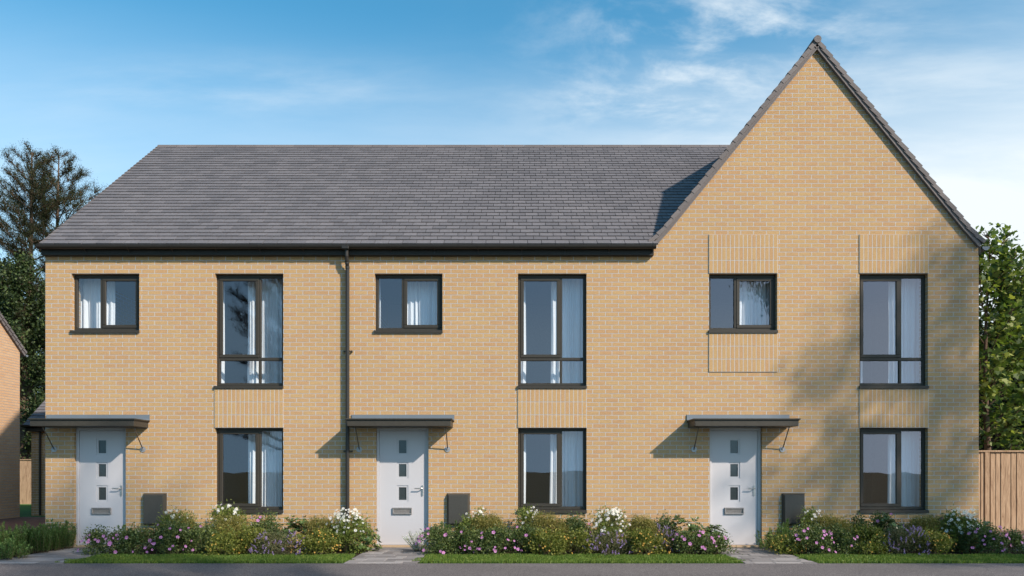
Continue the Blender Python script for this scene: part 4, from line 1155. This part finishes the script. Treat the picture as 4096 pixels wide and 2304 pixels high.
# between second and third path
plant('silver', 1672, 110, 2122, -.75, 'silvery white plant at the right edge of the middle path')
plant('spiky', 1755, 100, 2078, -.4, 'feathery plant right of the middle door', frac=.9)
plant('spiky', 1815, 100, 2078, -.45, 'feathery plant in front of the middle meter box', frac=.9)
plant('pink', 1755, 180, 2112, -1.15, 'pink flowering shrub at the right edge of the middle path', nf=22)
plant('pink', 1880, 150, 2108, -1.15, 'dark leafy shrub with few pink flowers below the middle meter box', nf=7)
plant('daisy', 1905, 120, 2040, -.4, 'sparse white daisies over the middle meter box corner', nf=16)
plant('gold', 1955, 190, 2058, -.65, 'yellow green shrub right of the middle meter box')
plant('pink', 1990, 190, 2115, -1.2, 'pink flowering shrub in front of the yellow green shrub by the middle meter box', nf=20)
plant('daisy', 2118, 110, 2034, -.4, 'white daisies at the left end of the middle window sill', nf=15)
plant('gold', 2190, 220, 2056, -.7, 'broad yellow green shrub under the middle ground floor window')
plant('pink', 2100, 140, 2105, -1.1, 'small pink flowering shrub under the left end of the middle window', nf=5)
plant('yellow', 2200, 190, 2125, -1.3, 'yellow flowering shrub below the middle ground floor window', nf=14)
plant('pink', 2300, 150, 2062, -.6, 'dark shrub with pink flowers under the right end of the middle window', nf=8)
plant('yellow', 2305, 140, 2130, -1.25, 'leafy mid green shrub left of the purple shrub right of the middle window', nf=3)
plant('daisy', 2435, 190, 2040, -.7, 'white daisy bush between the middle window and the third path', nf=50)
plant('purple', 2430, 190, 2135, -1.3, 'purple flowering shrub in front of the daisy bush right of the middle window')
plant('gold', 2565, 160, 2062, -.65, 'yellow green shrub right of the daisy bush beyond the middle window')
plant('yellow', 2580, 190, 2125, -1.3, 'yellow flowering shrub nearest to the third path on its left', nf=32)
plant('pink', 2650, 90, 2048, -.45, 'tall thin pink flowering shrub against the wall left of the right door', nf=9)
plant('purple', 2655, 100, 2110, -1.1, 'small purple flowering shrub left of the right door')
plant('glossy', 2740, 170, 2062, -.65, 'dark glossy shrub just left of the right door')
plant('glossy', 2845, 110, 2098, -.75, 'glossy shrub overlapping the foot of the right door')
plant('pink', 2765, 190, 2120, -1.25, 'pink flowering shrub before the glossy shrubs left of the right door', nf=20)
plant('pink', 2865, 110, 2140, -1.15, 'low pink flowering shrub at the left edge of the third path', nf=9)
# right of the third path
plant('spiky', 3080, 110, 2105, -.5, 'feathery plant at the right edge of the third path', frac=1.1)
plant('spiky', 3150, 130, 2076, -.5, 'feathery plant in front of the right meter box', frac=1.2)
plant('yellow', 3140, 150, 2140, -1.1, 'yellow flowering shrub at the right edge of the third path', nf=22)
plant('pink', 3240, 180, 2108, -1.2, 'pink flowering shrub below the right meter box', nf=22)
plant('daisy', 3245, 110, 2040, -.4, 'sparse white daisies at the right edge of the right meter box', nf=15)
plant('gold', 3325, 200, 2058, -.65, 'yellow green shrub right of the right meter box')
plant('pink', 3360, 150, 2118, -1.2, 'shrub with few pink flowers left of the right ground floor window', nf=6)
plant('yellow', 3465, 180, 2112, -1.25, 'leafy mid green shrub under the left end of the right window', nf=6)
plant('pink', 3425, 110, 2062, -.5, 'thin pink flowering shrub behind the leafy shrub under the right window', nf=6)
plant('glossy', 3560, 150, 2062, -.6, 'dark glossy shrub under the right ground floor window')
plant('pink', 3540, 120, 2054, -.45, 'tall pink flowering shrub against the wall under the right window', nf=10)
plant('purple', 3610, 200, 2110, -1.25, 'purple flowering shrub below the right ground floor window')
plant('gold', 3695, 180, 2058, -.65, 'yellow green shrub at the right end of the right window')
plant('yellow', 3725, 170, 2130, -1.3, 'low yellow flowering shrub near the right house corner', nf=24)
plant('pink', 3775, 100, 2050, -.4, 'thin pink flowering shrub against the wall near the right house corner', nf=8)
plant('daisy', 3835, 180, 2042, -.8, 'white daisy bush at the right house corner', nf=58)
plant('glossy', 3925, 120, 2076, -.5, 'dark glossy shrub at the right corner of the gabled house')
plant('pink', 3925, 200, 2096, -1.1, 'pink flowering shrub at the right house corner', nf=20)
plant('pink', 4030, 150, 2135, -1.1, 'low pink flowering shrub at the far right of the beds', nf=12)
plant('silver', 4095, 70, 2170, -.9, 'silvery plant at the right edge of the photo')
